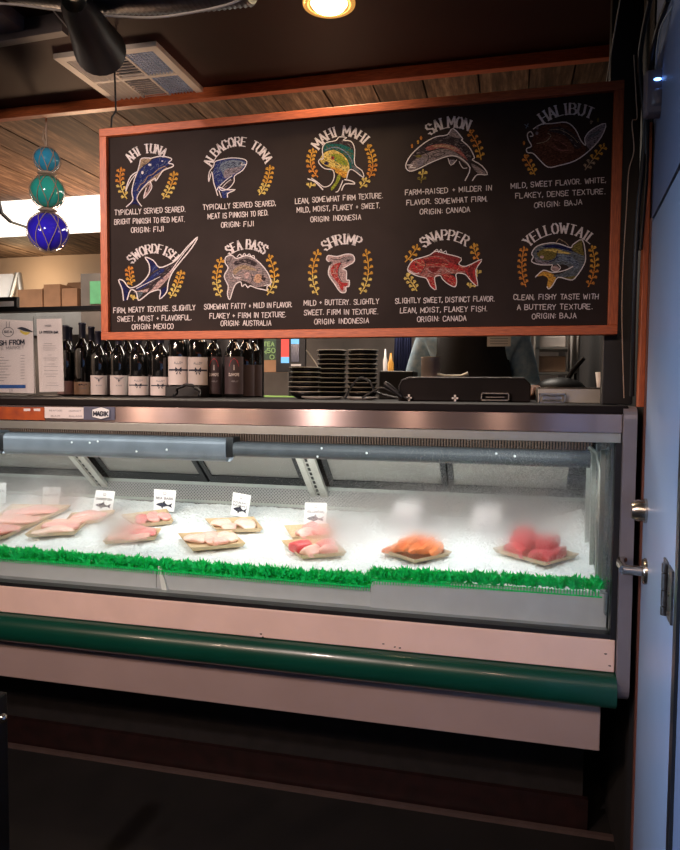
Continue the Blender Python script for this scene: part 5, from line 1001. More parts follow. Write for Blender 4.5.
# cables
cable([P(345, 399, Y=.40), P(352, 386, Y=.42), P(360, 378, Y=.42), P(370, 382, Y=.42), P(376, 392, Y=.42), P(392, 397, Y=.42), P(402, 399, Y=.42)], .004, 'frame_dark', 'cable', 'dark cable looping in front of the right bowl stack')
cable([P(362, 398, Y=.38), P(372, 392, Y=.38), P(382, 388, Y=.38), P(392, 392, Y=.38), P(408, 399, Y=.38)], .004, 'black', 'cable', 'dark cable winding in front of the black box')
cable([P(306, 350, Y=.9), P(312, 358, Y=.9), P(319, 368, Y=.86)], .003, 'cord', 'cable', 'short pale cord hanging behind the bowl stacks')
b = MB(); p0 = P(386, 384, Y=.37); p1 = P(402, 397, Y=.37); b.tube([p0, p0 + (p1 - p0) * .2, p1], [.009, .010, .005], 'frame_dark', 12); b.sphere(p0, .008, 'hinge', 12, 8); o = b.build('hand_scanner'); tag(o, 'small dark microphone shaped tool leaning at the warmer front', 'tool')
# steel tray right
a = P(538, 400, Y=.35); c = P(603, 388.5, Y=.35)
b = MB(); b.box(a.x, c.x, .35, .55, TOP, c.z - .001, 'pilaster').box(a.x, c.x, .345, .555, c.z - .001, c.z + .003, 'nickel'); o = b.build('steel_pan', bevel=.003); tag(o, 'shallow steel pan at the right end of the countertop', 'pan')
e = P(552, 395, Y=.34); b = MB()
for (x0, x1, z0, z1) in ((-.04, .04, 0, .004), (-.04, .04, .026, .030), (-.04, -.036, 0, .03), (.036, .04, 0, .03), (-.028, .028, .010, .02)): b.box(e.x + x0, e.x + x1, .325, .340, TOP + z0, TOP + z1, 'nickel')
o = b.build('label_holder'); tag(o, 'small bright metal label holder in front of the steel pan', 'label holder')
e = P(600.5, 390, Y=.48); b = MB(); b.lathe([(.001, 0), (.015, 0), (.021, .05), (.019, .05), (.013, .003), (.001, .003)], 'paper', (e.x, .45, c.z + .003), 20); o = b.build('paper_cup'); tag(o, 'small white cup standing on the right end of the steel pan', 'cup')

# ------------------------------------------------------------------ kitchen behind
b = MB(); a = P(250, 372, Y=2.2); c = P(620, 372, Y=2.2); b.box(-1.9, .33, 1.85, 2.6, 0, 1.32, 'innersteel'); o = b.build('kitchen_counter'); tag(o, 'long steel kitchen counter behind the bowls', 'counter')
b = MB(); a = P(250, 398, Y=1.9); c = P(291, 390, Y=1.9); b.box(a.x - .1, c.x + .05, 1.9, 2.2, 1.32, 1.36, 'limeboard'); o = b.build('cutting_board', bevel=.004); tag(o, 'lime green cutting board beside the last wine bottle', 'cutting board')
a = P(240, 372, Y=2.5); c = P(292, 360, Y=2.5); b = MB(); b.box(a.x, c.x, 2.5, 2.6, a.z, c.z, 'cardboard'); b.box(a.x, a.x + .03, 2.5, 2.6, 1.32, a.z, 'kwall').box(c.x - .03, c.x, 2.5, 2.6, 1.32, a.z, 'kwall'); o = b.build('wooden_shelf'); tag(o, 'brown wooden shelf below the green chalkboard sign', 'shelf')
a = P(246, 360, Y=2.55); c = P(277, 325, Y=2.55); t = thing('chalk_sign', 'small green chalkboard sign with lime figures left of the screen', 'sign', ((a.x + c.x) / 2, 2.56, a.z)); b = MB(); b.box(a.x, c.x, 2.55, 2.57, a.z, c.z, 'chalkgreen'); b.build('sign_panel', t)
b = MB(); mk = lambda x, y: P(x, y, Y=2.547)
for (tx, x0, x1, y, h) in (('2$ TEA', 253, 274, 344, 4), ('50', 267, 275, 350.5, 4.5), ('0', 270, 274, 357, 4), ('FISH', 253, 266, 352, 3.5)): text_line(b, tx, (x0, y), (x1, y), h, .9, 'chalk_lime', mk)
b.build('sign_lettering', t)
a = P(276, 372, Y=1.95); c = P(305, 336, Y=1.95); t = thing('touch_screen', 'dark order screen glowing red and blue left of the bowl stacks', 'screen', ((a.x + c.x) / 2, 1.96, 1.32))
b = MB(); b.box(a.x, c.x, 1.95, 1.98, a.z, c.z, 'black').box((a.x + c.x) / 2 - .02, (a.x + c.x) / 2 + .02, 1.98, 2.0, 1.32, c.z, 'black'); b.build('screen_housing', t)
b = MB()
for (x0, y0, x1, y1, m_) in ((281, 339, 289, 361, 'scr_red'), (281, 357, 289, 363, 'scr_blue'), (291, 339, 299, 344, 'scr_blue'), (291, 344, 299, 362, 'scr_dark')): p = P(x0, y1, Y=1.948); q = P(x1, y0, Y=1.948); b.box(p.x, q.x, 1.9475 - (.001 if y0 == 357 else 0), 1.9495, p.z, q.z, m_)
p = P(291, 366, Y=1.948); q = P(301, 364, Y=1.948); b.box(p.x, q.x, 1.947, 1.9495, p.z, q.z, 'paper'); b.build('display', t, label='glowing red and blue display')
for (px0, px1, py0, py1, y, m_, nm, lb, ct_) in ((383, 387.5, 349, 370, 1.9, 'paper', 'squeeze_bottle', 'pale squeeze bottle behind the black box', 'bottle'), (387.5, 394, 353, 371, 1.95, 'amber', 'squeeze_bottle', 'amber squeeze bottle behind the black box', 'bottle')):
    a = P(px0, py1, Y=y); c = P(px1, py0, Y=y); r = (c.x - a.x) / 2; h = c.z - 1.32; b = MB(); b.lathe([(.001, 0), (r, 0), (r, h * .8), (r * .6, h * .85), (r * .25, h), (.001, h)], m_, ((a.x + c.x) / 2, y, 1.32), 16); o = b.build(nm); tag(o, lb, ct_)
# hanging navy aprons
for (px, w_, lb) in ((399, .07, 'navy apron hanging left of the person, the left one'), (407, .06, 'navy apron hanging left of the person, the right one')):
    a = P(px, 372, Y=2.0); b = MB(); n = 12; vs = []
    for k in range(n + 1): x = a.x - w_ / 2 + w_ * k / n; yy = 2.0 + .012 * math.sin(k * 1.9); vs += [(x, yy, 1.40), (x * .5 + a.x * .5, yy, 2.1), (x, yy + .012, 1.40), (x * .5 + a.x * .5, yy + .012, 2.1)]
    fs = [];
    for k in range(n): i = 4 * k; fs += [(i, i + 4, i + 5, i + 1), (i + 2, i + 3, i + 7, i + 6), (i, i + 2, i + 6, i + 4), (i + 1, i + 5, i + 7, i + 3)]
    b.add(vs, fs, 'navy', True); o = b.build('hanging_apron'); tag(o, lb, 'apron')
b = MB(); b.box(-.95, -.55, 1.99, 2.03, 2.09, 2.11, 'hinge').box(-.95, -.93, 1.99, 2.03, 2.11, 2.56, 'hinge').box(-.57, -.55, 1.99, 2.03, 2.11, 2.56, 'hinge'); o = b.build('hanging_rail'); tag(o, 'steel rail above the hanging aprons', 'rail')
# papers on dark fridge
a = P(437, 400, Y=1.75); c = P(532, 300, Y=1.75)
b = MB(); b.box(-.36, .10, 1.75, 1.84, 0, 2.0, 'black'); o = b.build('black_cabinet', bevel=.005); tag(o, 'tall black cabinet behind the person', 'cabinet')
a = P(487, 346.5, Y=.9); c = P(511, 334, Y=.9); t = thing('notice_paper', 'small white printed notice hanging on two wires in front of the person', 'notice', ((a.x + c.x) / 2, .9, a.z))
b = MB(); b.box(a.x, c.x, .9, .902, a.z, c.z, 'paper')
for k in range(3): yy = 338.5 + k * 2.6; ribbon(b, [(490, yy), (508, yy)], .7, 'inkgrey', lambda x, y: P(x, y, Y=.8992))
b.build('sheet', t)
for x_ in (a.x + .01, c.x - .01): b = MB(); b.tube([(x_, .901, c.z - .004), (x_, .901, 2.53)], .0008, 'hinge', 5); b.build('wire', t)
# back shelf right: pale boxes, towel, blue fabric
a = P(535, 372, Y=1.9); c = P(566, 335, Y=1.9)
t = thing('storage_rack', 'pale rack with stacked tubs seen under the right end of the chalkboard', 'rack', ((a.x + c.x) / 2, 2.0, 1.32)); b = MB(); b.box(a.x, .33, 1.9, 2.2, a.z - .01, a.z, 'pilaster').box(a.x, .33, 1.9, 2.2, P(540, 347, Y=1.9).z - .012, P(540, 347, Y=1.9).z, 'pilaster').box(a.x, a.x + .02, 1.9, 2.2, 1.32, 1.9, 'pilaster').box(.31, .33, 1.9, 2.2, 1.32, 1.9, 'pilaster'); b.build('rack_frame', t)
for (x0, x1, y0, y1, m_, lb) in ((537, 566, 356, 371, 'tanlabel', 'tan tub on the lower shelf of the rack'), (538, 566, 336, 346, 'winelabel', 'cream box on the upper shelf of the rack')):
    p = P(x0, y1, Y=1.95); q = P(x1, y0, Y=1.95); b = MB(); b.box(p.x, q.x, 1.95, 2.15, (a.z if y1 == 371 else P(540, 347, Y=1.9).z), q.z, m_); o = b.build('storage_tub', bevel=.006); tag(o, lb, 'tub')
def cloth(px0, px1, ztop, zbot, y, m_, nm, lb, ct_):
    p = P(px0, 380, Y=y); q = P(px1, 380, Y=y); b = MB(); n = 14; vs = []
    for k in range(n + 1):
        x = p.x + (q.x - p.x) * k / n; yy = y + .014 * math.sin(k * 1.7)
        for z in (zbot + .01 * math.sin(k), (ztop + zbot) / 2, ztop): vs += [(x, yy, z), (x, yy + .01, z)]
    fs = []
    for k in range(n):
        i = 6 * k
        for j in (0, 2): fs += [(i + j, i + 6 + j, i + 8 + j, i + 2 + j), (i + 1 + j, i + 3 + j, i + 9 + j, i + 7 + j)]
        fs += [(i, i + 1, i + 7, i + 6), (i + 4, i + 10, i + 11, i + 5)]
    b.add(vs, fs, m_, True); o = b.build(nm); tag(o, lb, ct_)
cloth(567, 589, 1.86, 1.50, 1.80, 'towel', 'hanging_towel', 'white towel hanging in the kitchen at the right', 'towel')
cloth(590, 604, 1.86, 1.42, 1.75, 'navy', 'hanging_cloth', 'dark blue cloth hanging right of the white towel', 'cloth')
b = MB(); p = P(560, 395, Y=1.15); b.sphere((p.x, 1.16, 1.40), .11, 'black', 20, 10, (1, .8, .55)); b.tube([(p.x + .03, 1.16, 1.45), (p.x + .05, 1.15, 1.49), (p.x + .09, 1.13, 1.54)], .010, 'black'); b.box(p.x - .09, p.x + .09, 1.08, 1.24, 0, 1.36, 'black'); o = b.build('bin_with_bag'); tag(o, 'black lidded bin with a curved handle behind the steel pan', 'bin')

# person in the kitchen
def skin_mesh(name, verts, edges, radii, m_, parent, sub=2):
    me = bpy.data.meshes.new(name); me.from_pydata([Vector(v) - Vector(parent.location) for v in verts], edges, []); o = bpy.data.objects.new(name, me); COL.objects.link(o); o.parent = parent
    sk = o.modifiers.new('skin', 'SKIN'); ss = o.modifiers.new('sub', 'SUBSURF'); ss.levels = sub; ss.render_levels = sub
    for i, r in enumerate(radii): me.skin_vertices[0].data[i].radius = r if isinstance(r, tuple) else (r, r); me.skin_vertices[0].data[i].use_root = (i == 0)
    dg = bpy.context.evaluated_depsgraph_get(); ev = o.evaluated_get(dg); nm = bpy.data.meshes.new_from_object(ev); o.modifiers.clear(); o.data = nm
    nm.materials.clear(); nm.materials.append(M[m_])
    for p_ in nm.polygons: p_.use_smooth = True
    return o
px0 = -.17; PY = 1.32
per = thing('person', 'person in a pale blue long sleeved shirt and black apron standing behind the counter', 'person', (px0, PY, 0))
sh = 1.50
vs = [(0, 0, .98), (0, 0, 1.15), (0, 0, 1.33), (0, 0, sh), (0, 0, 1.58), (0, -.01, 1.64), (0, -.01, 1.71), (0, 0, 1.78),
      (-.20, 0, sh + .01), (-.265, .0, 1.27), (-.20, -.09, 1.12), (-.15, -.12, 1.08), (.20, 0, sh + .01), (.262, .01, 1.25), (.268, -.12, 1.26), (.268, -.17, 1.275),
      (-.10, 0, .90), (-.11, 0, .50), (-.11, .01, .09), (-.11, -.13, .04), (.10, 0, .90), (.11, 0, .50), (.11, .01, .09), (.11, -.13, .04)]
ed = [(0, 1), (1, 2), (2, 3), (3, 4), (4, 5), (5, 6), (6, 7), (3, 8), (8, 9), (9, 10), (10, 11), (3, 12), (12, 13), (13, 14), (14, 15), (0, 16), (16, 17), (17, 18), (18, 19), (0, 20), (20, 21), (21, 22), (22, 23)]
ra = [(.16, .11), (.14, .10), (.16, .11), (.15, .10), .055, .065, .085, .07, .06, .042, .032, .026, .06, .042, .032, .026, .085, .06, .042, .038, .085, .06, .042, .038]
V = lambda L: [(px0 + a, PY + b_, c_) for a, b_, c_ in L]
skin_mesh('body', V(vs), ed, ra, 'skin', per)
si = [0, 1, 2, 3, 8, 9, 10, 12, 13, 14]; rm = {j: i for i, j in enumerate(si)}
skin_mesh('shirt', V([vs[i] for i in si]), [(rm[a], rm[c_]) for a, c_ in ed if a in rm and c_ in rm], [(.18, .125), (.165, .115), (.18, .125), (.165, .115), .078, .066, .048, .078, .060, .045], 'denim', per)
si = [0, 16, 17, 18, 20, 21, 22]; rm = {j: i for i, j in enumerate(si)}
skin_mesh('trousers', V([vs[i] for i in si]), [(rm[a], rm[c_]) for a, c_ in ed if a in rm and c_ in rm], [(.175, .125), .105, .08, .06, .105, .08, .06], 'blackcloth', per)
# apron: curved front shell with bib and shoulder straps
b = MB(); n = 16; rows = []
for z, hw in ((.55, .24), (.98, .24), (1.15, .21), (1.30, .18), (1.44, .155), (1.56, .135), (1.60, .12)):
    for k in range(n + 1): u = -1 + 2 * k / n; rows.append((px0 + u * hw * 1.05, PY - .19 + .11 * abs(u) ** 2.2, z))
fs = [(r * (n + 1) + k, r * (n + 1) + k + 1, (r + 1) * (n + 1) + k + 1, (r + 1) * (n + 1) + k) for r in range(6) for k in range(n)]
b.add(rows, fs, 'blackcloth', True)
for s in (-1, 1): b.tube([(px0 + s * .13, PY - .12, 1.58), (px0 + s * .10, PY - .03, 1.60), (px0 + s * .05, PY + .07, 1.53)], .012, 'blackcloth', 8)
o = b.build('apron', per); so = o.modifiers.new('so', 'SOLIDIFY'); so.thickness = .006
b = MB(); b.sphere((px0, PY + .012, 1.775), .098, 'hair', 20, 12, (.92, 1.02, 1)); 
o = b.build('hair', per)
b = MB()
for s in (-1, 1): b.sphere((px0 + s * .032, PY - .092, 1.725), .011, 'card', 10, 8); b.sphere((px0 + s * .032, PY - .101, 1.725), .006, 'ink', 8, 6)
b.build('eyes', per)
b = MB(); b.sphere((px0, PY - .098, 1.695), .017, 'skin', 10, 8, (.8, 1, 1.3)); 
for s in (-1, 1): b.sphere((px0 + s * .088, PY - .01, 1.715), .02, 'skin', 10, 8, (.4, .8, 1.3))
b.build('nose_and_ears', per)
b = MB(); b.sphere((px0, PY - .088, 1.657), .02, 'pink_fillet', 10, 6, (1.2, .5, .3)); b.build('mouth', per)
def hand(wp, dirv, name):
    wp = Vector(wp); d_ = Vector(dirv).normalized(); sd = d_.cross(Vector((0, 0, 1))).normalized(); vs = [wp, wp + d_ * .045, wp + d_ * .085]; ed = [(0, 1), (1, 2)]; ra = [.022, (.034, .016), (.036, .014)]
    for k, (o_, L) in enumerate(((-.027, .065), (-.009, .075), (.009, .07), (.027, .055))):
        base = wp + d_ * .085 + sd * o_; i0 = len(vs); vs += [base, base + d_ * L * .5 + Vector((0, 0, -.008)), base + d_ * L * .85 + Vector((0, 0, -.028))]; ed += [(2, i0), (i0, i0 + 1), (i0 + 1, i0 + 2)]; ra += [.0095, .009, .0075]
    i0 = len(vs); tb = wp + d_ * .03 - sd * .03; vs += [tb, tb + d_ * .035 - sd * .018 + Vector((0, 0, -.01)), tb + d_ * .06 - sd * .015 + Vector((0, 0, -.018))]; ed += [(1, i0), (i0, i0 + 1), (i0 + 1, i0 + 2)]; ra += [.012, .010, .008]
    skin_mesh(name, vs, ed, ra, 'skin', per, 1)
hand((px0 - .15, PY - .12, 1.08), (1, -.25, -.2), 'hand'); hand((px0 + .268, PY - .17, 1.28), (-.1, -1, .0), 'hand')

skin_mesh('black_vest', V([(0, 0, 1.0), (0, 0, 1.15), (0, 0, 1.33), (0, 0, 1.50)]), [(0, 1), (1, 2), (2, 3)], [(.188, .132), (.175, .124), (.190, .134), (.178, .12)], 'blackcloth', per)
per.location.z = .13
b = MB(); b.box(px0 - .4, px0 + .4, PY - .25, PY + .25, 0, .165, 'black'); o = b.build('floor_platform'); tag(o, 'low dark platform the person stands on behind the counter', 'platform')
# upper left: shelf, boxes, frame, easel, dark panel
b = MB(); a = P(0, 312, Y=1.0); c = P(100, 306, Y=1.0); b.box(-3.2, -1.62, 1.0, 1.06, a.z, c.z + .003, 'frame_dark')
for x_ in (-3.1, -1.66): b.box(x_, x_ + .02, 1.03, 1.05, TOP, a.z, 'frame_dark')
b.box(-3.2, -1.62, 1.03, 1.06, 1.0, 1.01, 'frame_dark')
o = b.build('shelf_rail'); tag(o, 'dark horizontal shelf rail above the wine bottles', 'shelf rail')
ZC = P(60, 309, Y=2.6).z - .02
b = MB(); b.box(-4.6, -2.5, 2.55, 3.2, 0, ZC, 'kwall').box(-4.6, -2.5, 2.53, 2.55, ZC - .18, ZC - .01, 'innersteel'); o = b.build('tall_cabinet'); tag(o, 'tall grey cabinet carrying cardboard boxes behind the menus', 'cabinet')
for (x0, x1, y0, lb) in ((44, 60, 284, 'open brown cardboard box on the tall cabinet, below the cobalt float'), (62, 77, 288, 'brown cardboard box with a dark mark beside the open box'), (18, 42, 289, 'low cardboard tray of papers on the tall cabinet')):
    p = P(x0, 307, Y=2.7); q = P(x1, y0, Y=2.7); t = thing('cardboard_box', lb, 'box', ((p.x + q.x) / 2, 2.8, ZC)); b = MB(); h = max(.04, q.z - ZC); x0_, x1_ = p.x, q.x
    b.box(x0_, x1_, 2.70, 2.704, ZC, ZC + h, 'cardboard').box(x0_, x1_, 2.946, 2.95, ZC, ZC + h, 'cardboard').box(x0_, x0_ + .004, 2.704, 2.946, ZC, ZC + h, 'cardboard').box(x1_ - .004, x1_, 2.704, 2.946, ZC, ZC + h, 'cardboard').box(x0_, x1_, 2.704, 2.946, ZC, ZC + .004, 'cardboard'); b.build('box_body', t)
    b = MB(); b.hexa([(x0_, 2.95, ZC + h), (x1_, 2.95, ZC + h), (x1_, 2.954, ZC + h), (x0_, 2.954, ZC + h)], [(x0_, 3.0, ZC + h + .06), (x1_, 3.0, ZC + h + .06), (x1_, 3.004, ZC + h + .06), (x0_, 3.004, ZC + h + .06)], 'cardboard'); b.build('box_flap', t)
p = P(81, 306, Y=2.5); q = P(101, 273, Y=2.5); b = MB(); b.box(p.x, q.x + .3, 2.50, 2.54, ZC - .3, q.z, 'kwall'); o1 = b.build('brown_panel'); tag(o1, 'dark brown panel with a green poster left of the chalkboard frame', 'panel')
p = P(90, 304, Y=2.49); q = P(101, 281, Y=2.49); b = MB(); b.box(p.x, q.x + .1, 2.49, 2.50, p.z, q.z, 'tealgreen'); o = b.build('green_poster'); tag(o, 'green poster on the brown panel left of the chalkboard', 'poster')
p = P(-20, 311, Y=1.02); q = P(18, 297, Y=1.02); b = MB(); b.box(p.x, q.x, 1.01, 1.03, c.z + .004, q.z, 'black'); p2 = P(-20, 309, Y=1.0); q2 = P(12.5, 301, Y=1.0); b.box(p2.x, q2.x, 1.004, 1.0095, max(p2.z, c.z + .01), q2.z, 'card'); o = b.build('framed_sign'); tag(o, 'small white sign in a black frame on the shelf rail at the left edge', 'sign')
t = thing('wooden_easel', 'pale slanted easel legs behind the framed sign at the left edge', 'easel', (P(10, 300, Y=2.7).x, 2.8, ZC)); 
for (x0, x1) in ((2, 9), (19, 10)):
    p = P(x0, 300, Y=2.7); q = P(x1, 271, Y=2.7); b = MB(); b.tube([(p.x, 2.75, ZC), (q.x, 2.8, q.z)], .022, 'pilaster', 4); b.build('easel_leg', t)
b = MB(); p = P(1, 298, Y=2.72); q = P(6, 272, Y=2.72); b.box(p.x - .2, q.x, 2.80, 2.81, ZC + .04, q.z, 'card'); b.build('easel_sheet', t)

# ------------------------------------------------------------------ fluorescent fixture
t = thing('ceiling_light', 'long white fluorescent ceiling fixture above the glass floats', 'ceiling light', (-3.2, 1.95, 2.47))
b = MB(); b.prism([(1.72, 2.53), (1.74, 2.47), (1.82, 2.435), (2.20, 2.435), (2.28, 2.47), (2.30, 2.53)], -5.2, -1.2, 'white_emit'); b.build('diffuser', t)
b = MB(); b.prism([(1.70, 2.53), (1.725, 2.462), (1.81, 2.425), (2.21, 2.425), (2.30, 2.462), (2.32, 2.53)], -3.05, -3.03, 'frame_dark'); b.build('joint_band', t)
# ------------------------------------------------------------------ glass floats
fx, fy = -1.829, .55
t = thing('glass_float_hanging', 'three roped glass floats, sky blue, teal and cobalt, hanging in a column at left', 'hanging decoration', (fx, fy, 2.03 - .075))
def net(b, c, r, n=7):
    for k in range(n):
        for s in (1, -1):
            pts = []
            for i in range(13):
                ph = PI * (.04 + .92 * i / 12); th = 2 * PI * k / n + s * (i / 12) * PI / n * 2.4; pts.append((c[0] + (r + .002) * math.sin(ph) * math.cos(th), c[1] + (r + .002) * math.sin(ph) * math.sin(th), c[2] + (r + .002) * math.cos(ph)))
            b.tube(pts, .0016, 'rope', 5, False)
for (z, r, m_, lb) in ((2.317, .050, 'glass_sky', 'sky blue glass ball'), (2.190, .066, 'glass_teal', 'teal glass ball'), (2.03, .079, 'glass_cobalt', 'cobalt blue glass ball')):
    b = MB(); b.sphere((fx, fy, z), r, m_, 28, 18, (1, 1, .96)); o = b.build('glass_ball', t, label=lb); b = MB(); net(b, (fx, fy, z), r); b.build('rope_net', o)
b = MB()
for z in (2.262, 2.116): b.lathe([(.001, -.006), (.026, -.006), (.038, 0), (.026, .006), (.001, .006)], 'rope', (fx, fy, z), 20); b.lathe([(.008, -.015), (.014, -.006)], 'rope', (fx, fy, z), 12)
b.build('rope_knots', t)
b = MB(); b.tube([(fx, fy, 2.36), (fx - .002, fy, 2.42), (fx, fy, 2.53)], .004, 'rope', 8); b.tube([(fx, fy, 2.36), (fx - .014, fy - .004, 2.40), (fx - .012, fy, 2.44), (fx, fy, 2.43)], .003, 'rope', 8); b.build('hanging_rope', t)

# ------------------------------------------------------------------ vent
VX0, VX1, VY0, VY1 = -1.482, -1.108, .125, .512
t = thing('ceiling_vent', 'square six panel air vent grille on the dark ceiling', 'vent', ((VX0 + VX1) / 2, (VY0 + VY1) / 2, 2.465))
Z0v, Z1v = 2.484, 2.50; fr = .028; xm_ = [(VX0 + fr) + (VX1 - VX0 - 2 * fr) * k / 3 for k in range(4)]; ym = (VY0 + VY1) / 2
b = MB(); b.box(VX0, VX1, VY0, VY0 + fr, Z0v, Z1v, 'ventp').box(VX0, VX1, VY1 - fr, VY1, Z0v, Z1v, 'ventp').box(VX0, VX0 + fr, VY0 + fr, VY1 - fr, Z0v, Z1v, 'ventp').box(VX1 - fr, VX1, VY0 + fr, VY1 - fr, Z0v, Z1v, 'ventp').box(VX0 + fr, VX1 - fr, ym - .007, ym + .007, Z0v, Z1v, 'ventp')
for x_ in xm_[1:3]: b.box(x_ - .004, x_ + .004, VY0 + fr, ym - .007, Z0v, Z1v, 'ventp').box(x_ - .004, x_ + .004, ym + .007, VY1 - fr, Z0v, Z1v, 'ventp')
b.build('vent_frame', t)
b = MB(); b.box(VX0 + .01, VX1 - .01, VY0 + .01, VY1 - .01, 2.497, 2.499, 'ventd'); b.build('vent_cavity', t)
for ci in range(3):
    for ri, (ya, yb) in enumerate(((VY0 + fr, ym - .007), (ym + .007, VY1 - fr))):
        b = MB(); xa, xb = xm_[ci] + .004, xm_[ci + 1] - .004
        if ci == 2:
            k = 0
            x_ = xa
            while x_ < xb: b.box(x_, x_ + .0025, ya, yb, Z0v + .002, 2.496, 'vente'); x_ += .0125
            y_ = ya
            while y_ < yb: b.box(xa, xb, y_, y_ + .0025, Z0v + .002, 2.496, 'vente'); y_ += .0145
            nm = 'egg_crate_grid'
        else:
            mt_ = 'ventl' if ci == 1 else 'ventp'
            if ci == 1 and ri == 0 or ci == 1:
                y_ = ya
                while y_ < yb - .006: b.hexa([(xa, y_, Z0v + .001), (xb, y_, Z0v + .001), (xb, y_ + .002, Z0v + .001), (xa, y_ + .002, Z0v + .001)], [(xa, y_ + .011, 2.4955), (xb, y_ + .011, 2.4955), (xb, y_ + .013, 2.4955), (xa, y_ + .013, 2.4955)], mt_); y_ += .019 if ri == 0 else .0155
            else:
                x_ = xa
                while x_ < xb - .006: b.hexa([(x_, ya, Z0v + .001), (x_ + .002, ya, Z0v + .001), (x_ + .002, yb, Z0v + .001), (x_, yb, Z0v + .001)], [(x_ + .010, ya, 2.4955), (x_ + .012, ya, 2.4955), (x_ + .012, yb, 2.4955), (x_ + .010, yb, 2.4955)], mt_); x_ += .0195
            nm = 'louver_panel'
        b.build(nm, t)
# ------------------------------------------------------------------ duct, spotlight, downlight, beams
cpts = []
b = MB(); n = 90
pts = []; rs_ = []
for i in range(n + 1):
    t_ = i / n; px = 8 + t_ * 240; py = -34 + 10 * math.sin(PI * t_); yy = -.25
    p = P(px, py, Y=yy); pts.append(p); rs_.append(.082 + (.006 if i % 2 else 0))
b.tube(pts, rs_, 'ductm', 20); o = b.build('flexible_duct'); tag(o, 'ribbed foil flexible duct running along the top edge', 'duct')
cable([P(-5, 3, Y=-.30), P(20, 5, Y=-.30), P(50, 9, Y=-.30), P(90, 14, Y=-.30), P(150, 17.5, Y=-.30), P(200, 11, Y=-.30), P(232, 3, Y=-.30), P(250, -6, Y=-.30)], .0032, 'cord', 'white_cord', 'wavy pale cord hanging below the foil duct', 'cord')
t = thing('track_spotlight', 'black cone shaped spotlight hanging in front of the ceiling vent', 'spotlight', P(70, -30, Y=-.3))
pA = P(74, 0, Y=-.42); pB = P(100, 50, Y=-.20); dd = (pB - pA)
b = MB(); b.tube([pA, pA + dd * .12, pA + dd * .55, pA + dd * .8, pB], [.03, .040, .052, .062, .070], 'black', 24, False); b.tube([pB, pB - dd * .12, pB - dd * .3], [.060, .052, .03], 'frame_dark', 24); b.build('lamp_shade', t)
b = MB(); b.tube([P(66, -60, Y=-.44), P(70, -20, Y=-.43), pA], .012, 'black', 10); b.build('lamp_arm', t)
cable([P(52, 9, Y=-.3), P(68, 28, Y=-.25)], .0018, 'cord', 'wire', 'thin straight wire left of the black spotlight', 'wire')
p = P(329, 2, Z=2.5)
t = thing('ceiling_downlight', 'lit warm round ceiling downlight at the top edge of the view', 'ceiling light', (p.x, p.y, 2.5))
b = MB(); b.lathe([(.075, 0), (.075, -.006), (.055, -.008), (.050, -.002)], 'gold', (p.x, p.y, 2.4995), 32); b.build('lamp_rim', t)
b = MB(); b.lathe([(.052, -.004), (.045, -.014), (.02, -.022), (.0001, -.024)], 'bulb', (p.x, p.y, 2.4995), 28); b.build('bulb', t, label='glowing warm bulb')
DL = p
p = P(0, 47, Z=2.44); q = P(62, 31, Z=2.44); b = MB(); b.hexa([p + Vector((-.8, .02, 0)) * 0 + Vector((-.6, .0, 0)), q, q + Vector((0, .03, 0)), p + Vector((-.6, .03, 0))], [p + Vector((-.6, 0, .055)), q + Vector((0, 0, .055)), q + Vector((0, .03, .055)), p + Vector((-.6, .03, .055))], 'soffit'); o = b.build('ceiling_bar'); o.data.materials[0] = M['ventp'] if False else mat('dim_brown_metal', (.11, .085, .08), rough=.5); tag(o, 'dull brown metal bar on the ceiling left of the vent', 'ceiling bar')
p = P(-10, 5, Z=2.46); q = P(33, 37, Z=2.46); w_ = Vector((-.10, 0, 0)); b = MB(); b.hexa([p + w_, p, q, q + w_], [v + Vector((0, 0, .04)) for v in (p + w_, p, q, q + w_)], 'soffit'); o = b.build('ceiling_plank'); o.data.materials[0] = mat('dim_grey_board', (.13, .10, .10), rough=.7); tag(o, 'wide grey board crossing the dark ceiling at the top left', 'board')

# left dark post with pale cap
p = P(3, 850, Y=-.6); b = MB(); top = P(1, 700, Y=-.6).z; x1 = P(-4, 740, Y=-.6).x
b.box(x1 - .05, x1, -.62, -.56, 0, top, 'black'); t = thing('dark_post', 'dark square post cut off by the left edge in front of the case', 'post', (x1 - .025, -.59, 0)); b.build('post_body', t, bevel=.004)
b = MB(); e = P(1, 719, Y=-.63); b.sphere((e.x, -.625, e.z), .010, 'nickel', 14, 10); b.build('post_knob', t, label='pale metal knob')

# ------------------------------------------------------------------ lights
def lamp(kind, loc, energy, col, size=.1, rot=None, target=None, sy=None, spot=None, blend=.5, name='lamp'):
    l = bpy.data.lights.new(name, kind); l.energy = energy; l.color = col; o = bpy.data.objects.new(name, l); COL.objects.link(o); o.location = loc
    if kind == 'AREA':
        l.size = size
        if sy: l.shape = 'RECTANGLE'; l.size_y = sy
    else: l.shadow_soft_size = size
    if kind == 'SPOT': l.spot_size = spot; l.spot_blend = blend
    if target is not None: o.rotation_euler = (Vector(target) - Vector(loc)).to_track_quat('-Z', 'Y').to_euler()
    if rot: o.rotation_euler = rot
    return o
# case tubes
lamp('AREA', (-1.16, .215, 1.150), 5.6, (1, .99, .97), 2.7, sy=.05, target=(-1.16, .285, 1.0786), name='case_lamp')
lamp('AREA', (-1.16, .10, 1.262), 2.4, (1, .99, .97), 2.7, sy=.04, target=(-1.16, .40, 1.16), name='case_lamp')
lamp('AREA', (-1.16, .33, 1.20), 2.2, (1, .97, .92), 2.7, sy=.03, target=(-1.16, .62, 1.02), name='case_lamp')
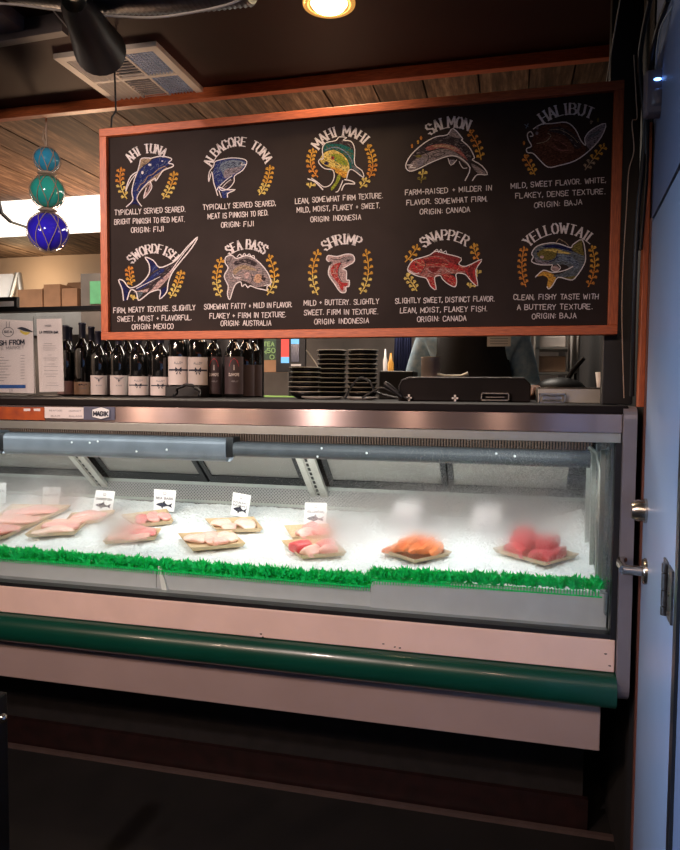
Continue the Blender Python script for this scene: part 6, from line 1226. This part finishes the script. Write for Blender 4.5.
# track spots on the board and on the case
lamp('SPOT', (-1.9, -1.3, 2.45), 75, (1, .76, .66), .04, target=(-1.15, .1, 1.80), spot=math.radians(50), blend=1, name='track_and_fill_spot')
lamp('SPOT', (-.9, -1.5, 2.45), 36, (1, .76, .64), .04, target=(-.75, .1, 1.85), spot=math.radians(48), blend=1, name='track_and_fill_spot')
lamp('SPOT', (-1.2, -2.2, 2.3), 105, (1, .78, .70), .06, target=(-.9, 0, .74), spot=math.radians(75), blend=.9, name='track_and_fill_spot')
lamp('SPOT', (DL.x, DL.y, 2.465), 20, (1, .72, .42), .05, target=(DL.x, DL.y, 0), spot=math.radians(120), blend=.8, name='downlight_lamp')
for (x, z, e, rr) in ((-2.53, 2.1, 26, .05), (-1.97, 2.2, 24, .04), (-1.72, 2.2, 12, .04), (-.61, 2.2, 14, .04), (-.06, 2.2, 9, .04)):
    lamp('SPOT', (x, -2.4, z), e * 1.25, (1, .68, .50), rr, target=(x * .5, 0, .95), spot=math.radians(60), blend=.6, name='room_lamp')
lamp('SPOT', (-1.0, -.9, 1.75), 26, (1, .84, .72), .05, target=(-1.30, .32, 2.48), spot=math.radians(24), blend=.6, name='added_fill_spot')  # unseen uplight added to brighten the ceiling vent
lamp('SPOT', (-1.2, -1.2, 2.3), 55, (1, .90, .82), .05, target=(-1.83, .55, 2.16), spot=math.radians(24), blend=.6, name='added_fill_spot')  # unseen spot added to brighten the glass floats
# daylight from the entrance behind the camera, falling on the right wall
dl = lamp('AREA', (-4.3, -2.6, 1.6), 9, (.50, .70, 1), .8, sy=1.6, target=(.32, -1.15, 1.1), name='entrance_daylight'); dl.data.spread = math.radians(26)
# kitchen
lamp('POINT', (-2.4, 1.7, 1.95), 30, (1, .62, .38), .1, name='kitchen_fill_light')  # unseen light added below the planks to brighten them
lamp('POINT', (-.7, .75, 2.05), 4.0, (1, .62, .38), .1, name='kitchen_fill_light')  # another unseen light added under the ceiling as warm fill
lamp('SPOT', (-1.9, -.6, 1.95), 22, (1, .82, .75), .05, target=(-1.75, .8, 1.45), spot=math.radians(60), blend=.9, name='track_and_fill_spot')  # unseen low spot added to brighten the menus and bottle labels
lamp('AREA', (-3.1, 1.95, 2.41), 40, (1, .88, .74), 3.6, sy=.4, rot=(0, 0, 0), name='fluorescent_lamp')
lamp('AREA', (-.5, 1.6, 2.45), 22, (1, .90, .78), 1.2, sy=.3, rot=(0, 0, 0), name='kitchen_fill_light')  # unseen light placed to brighten the rack and towel
lamp('POINT', (-3.9, 3.0, 2.30), 5, (1, .75, .45), .1, name='shelf_lamp')
w = bpy.data.worlds.new('world'); SC.world = w; w.use_nodes = True; w.node_tree.nodes['Background'].inputs[0].default_value = (.5, .42, .42, 1); w.node_tree.nodes['Background'].inputs[1].default_value = .012
SC.view_settings.view_transform = 'Standard'; SC.view_settings.look = 'None'; SC.view_settings.exposure = .12; SC.view_settings.gamma = 1
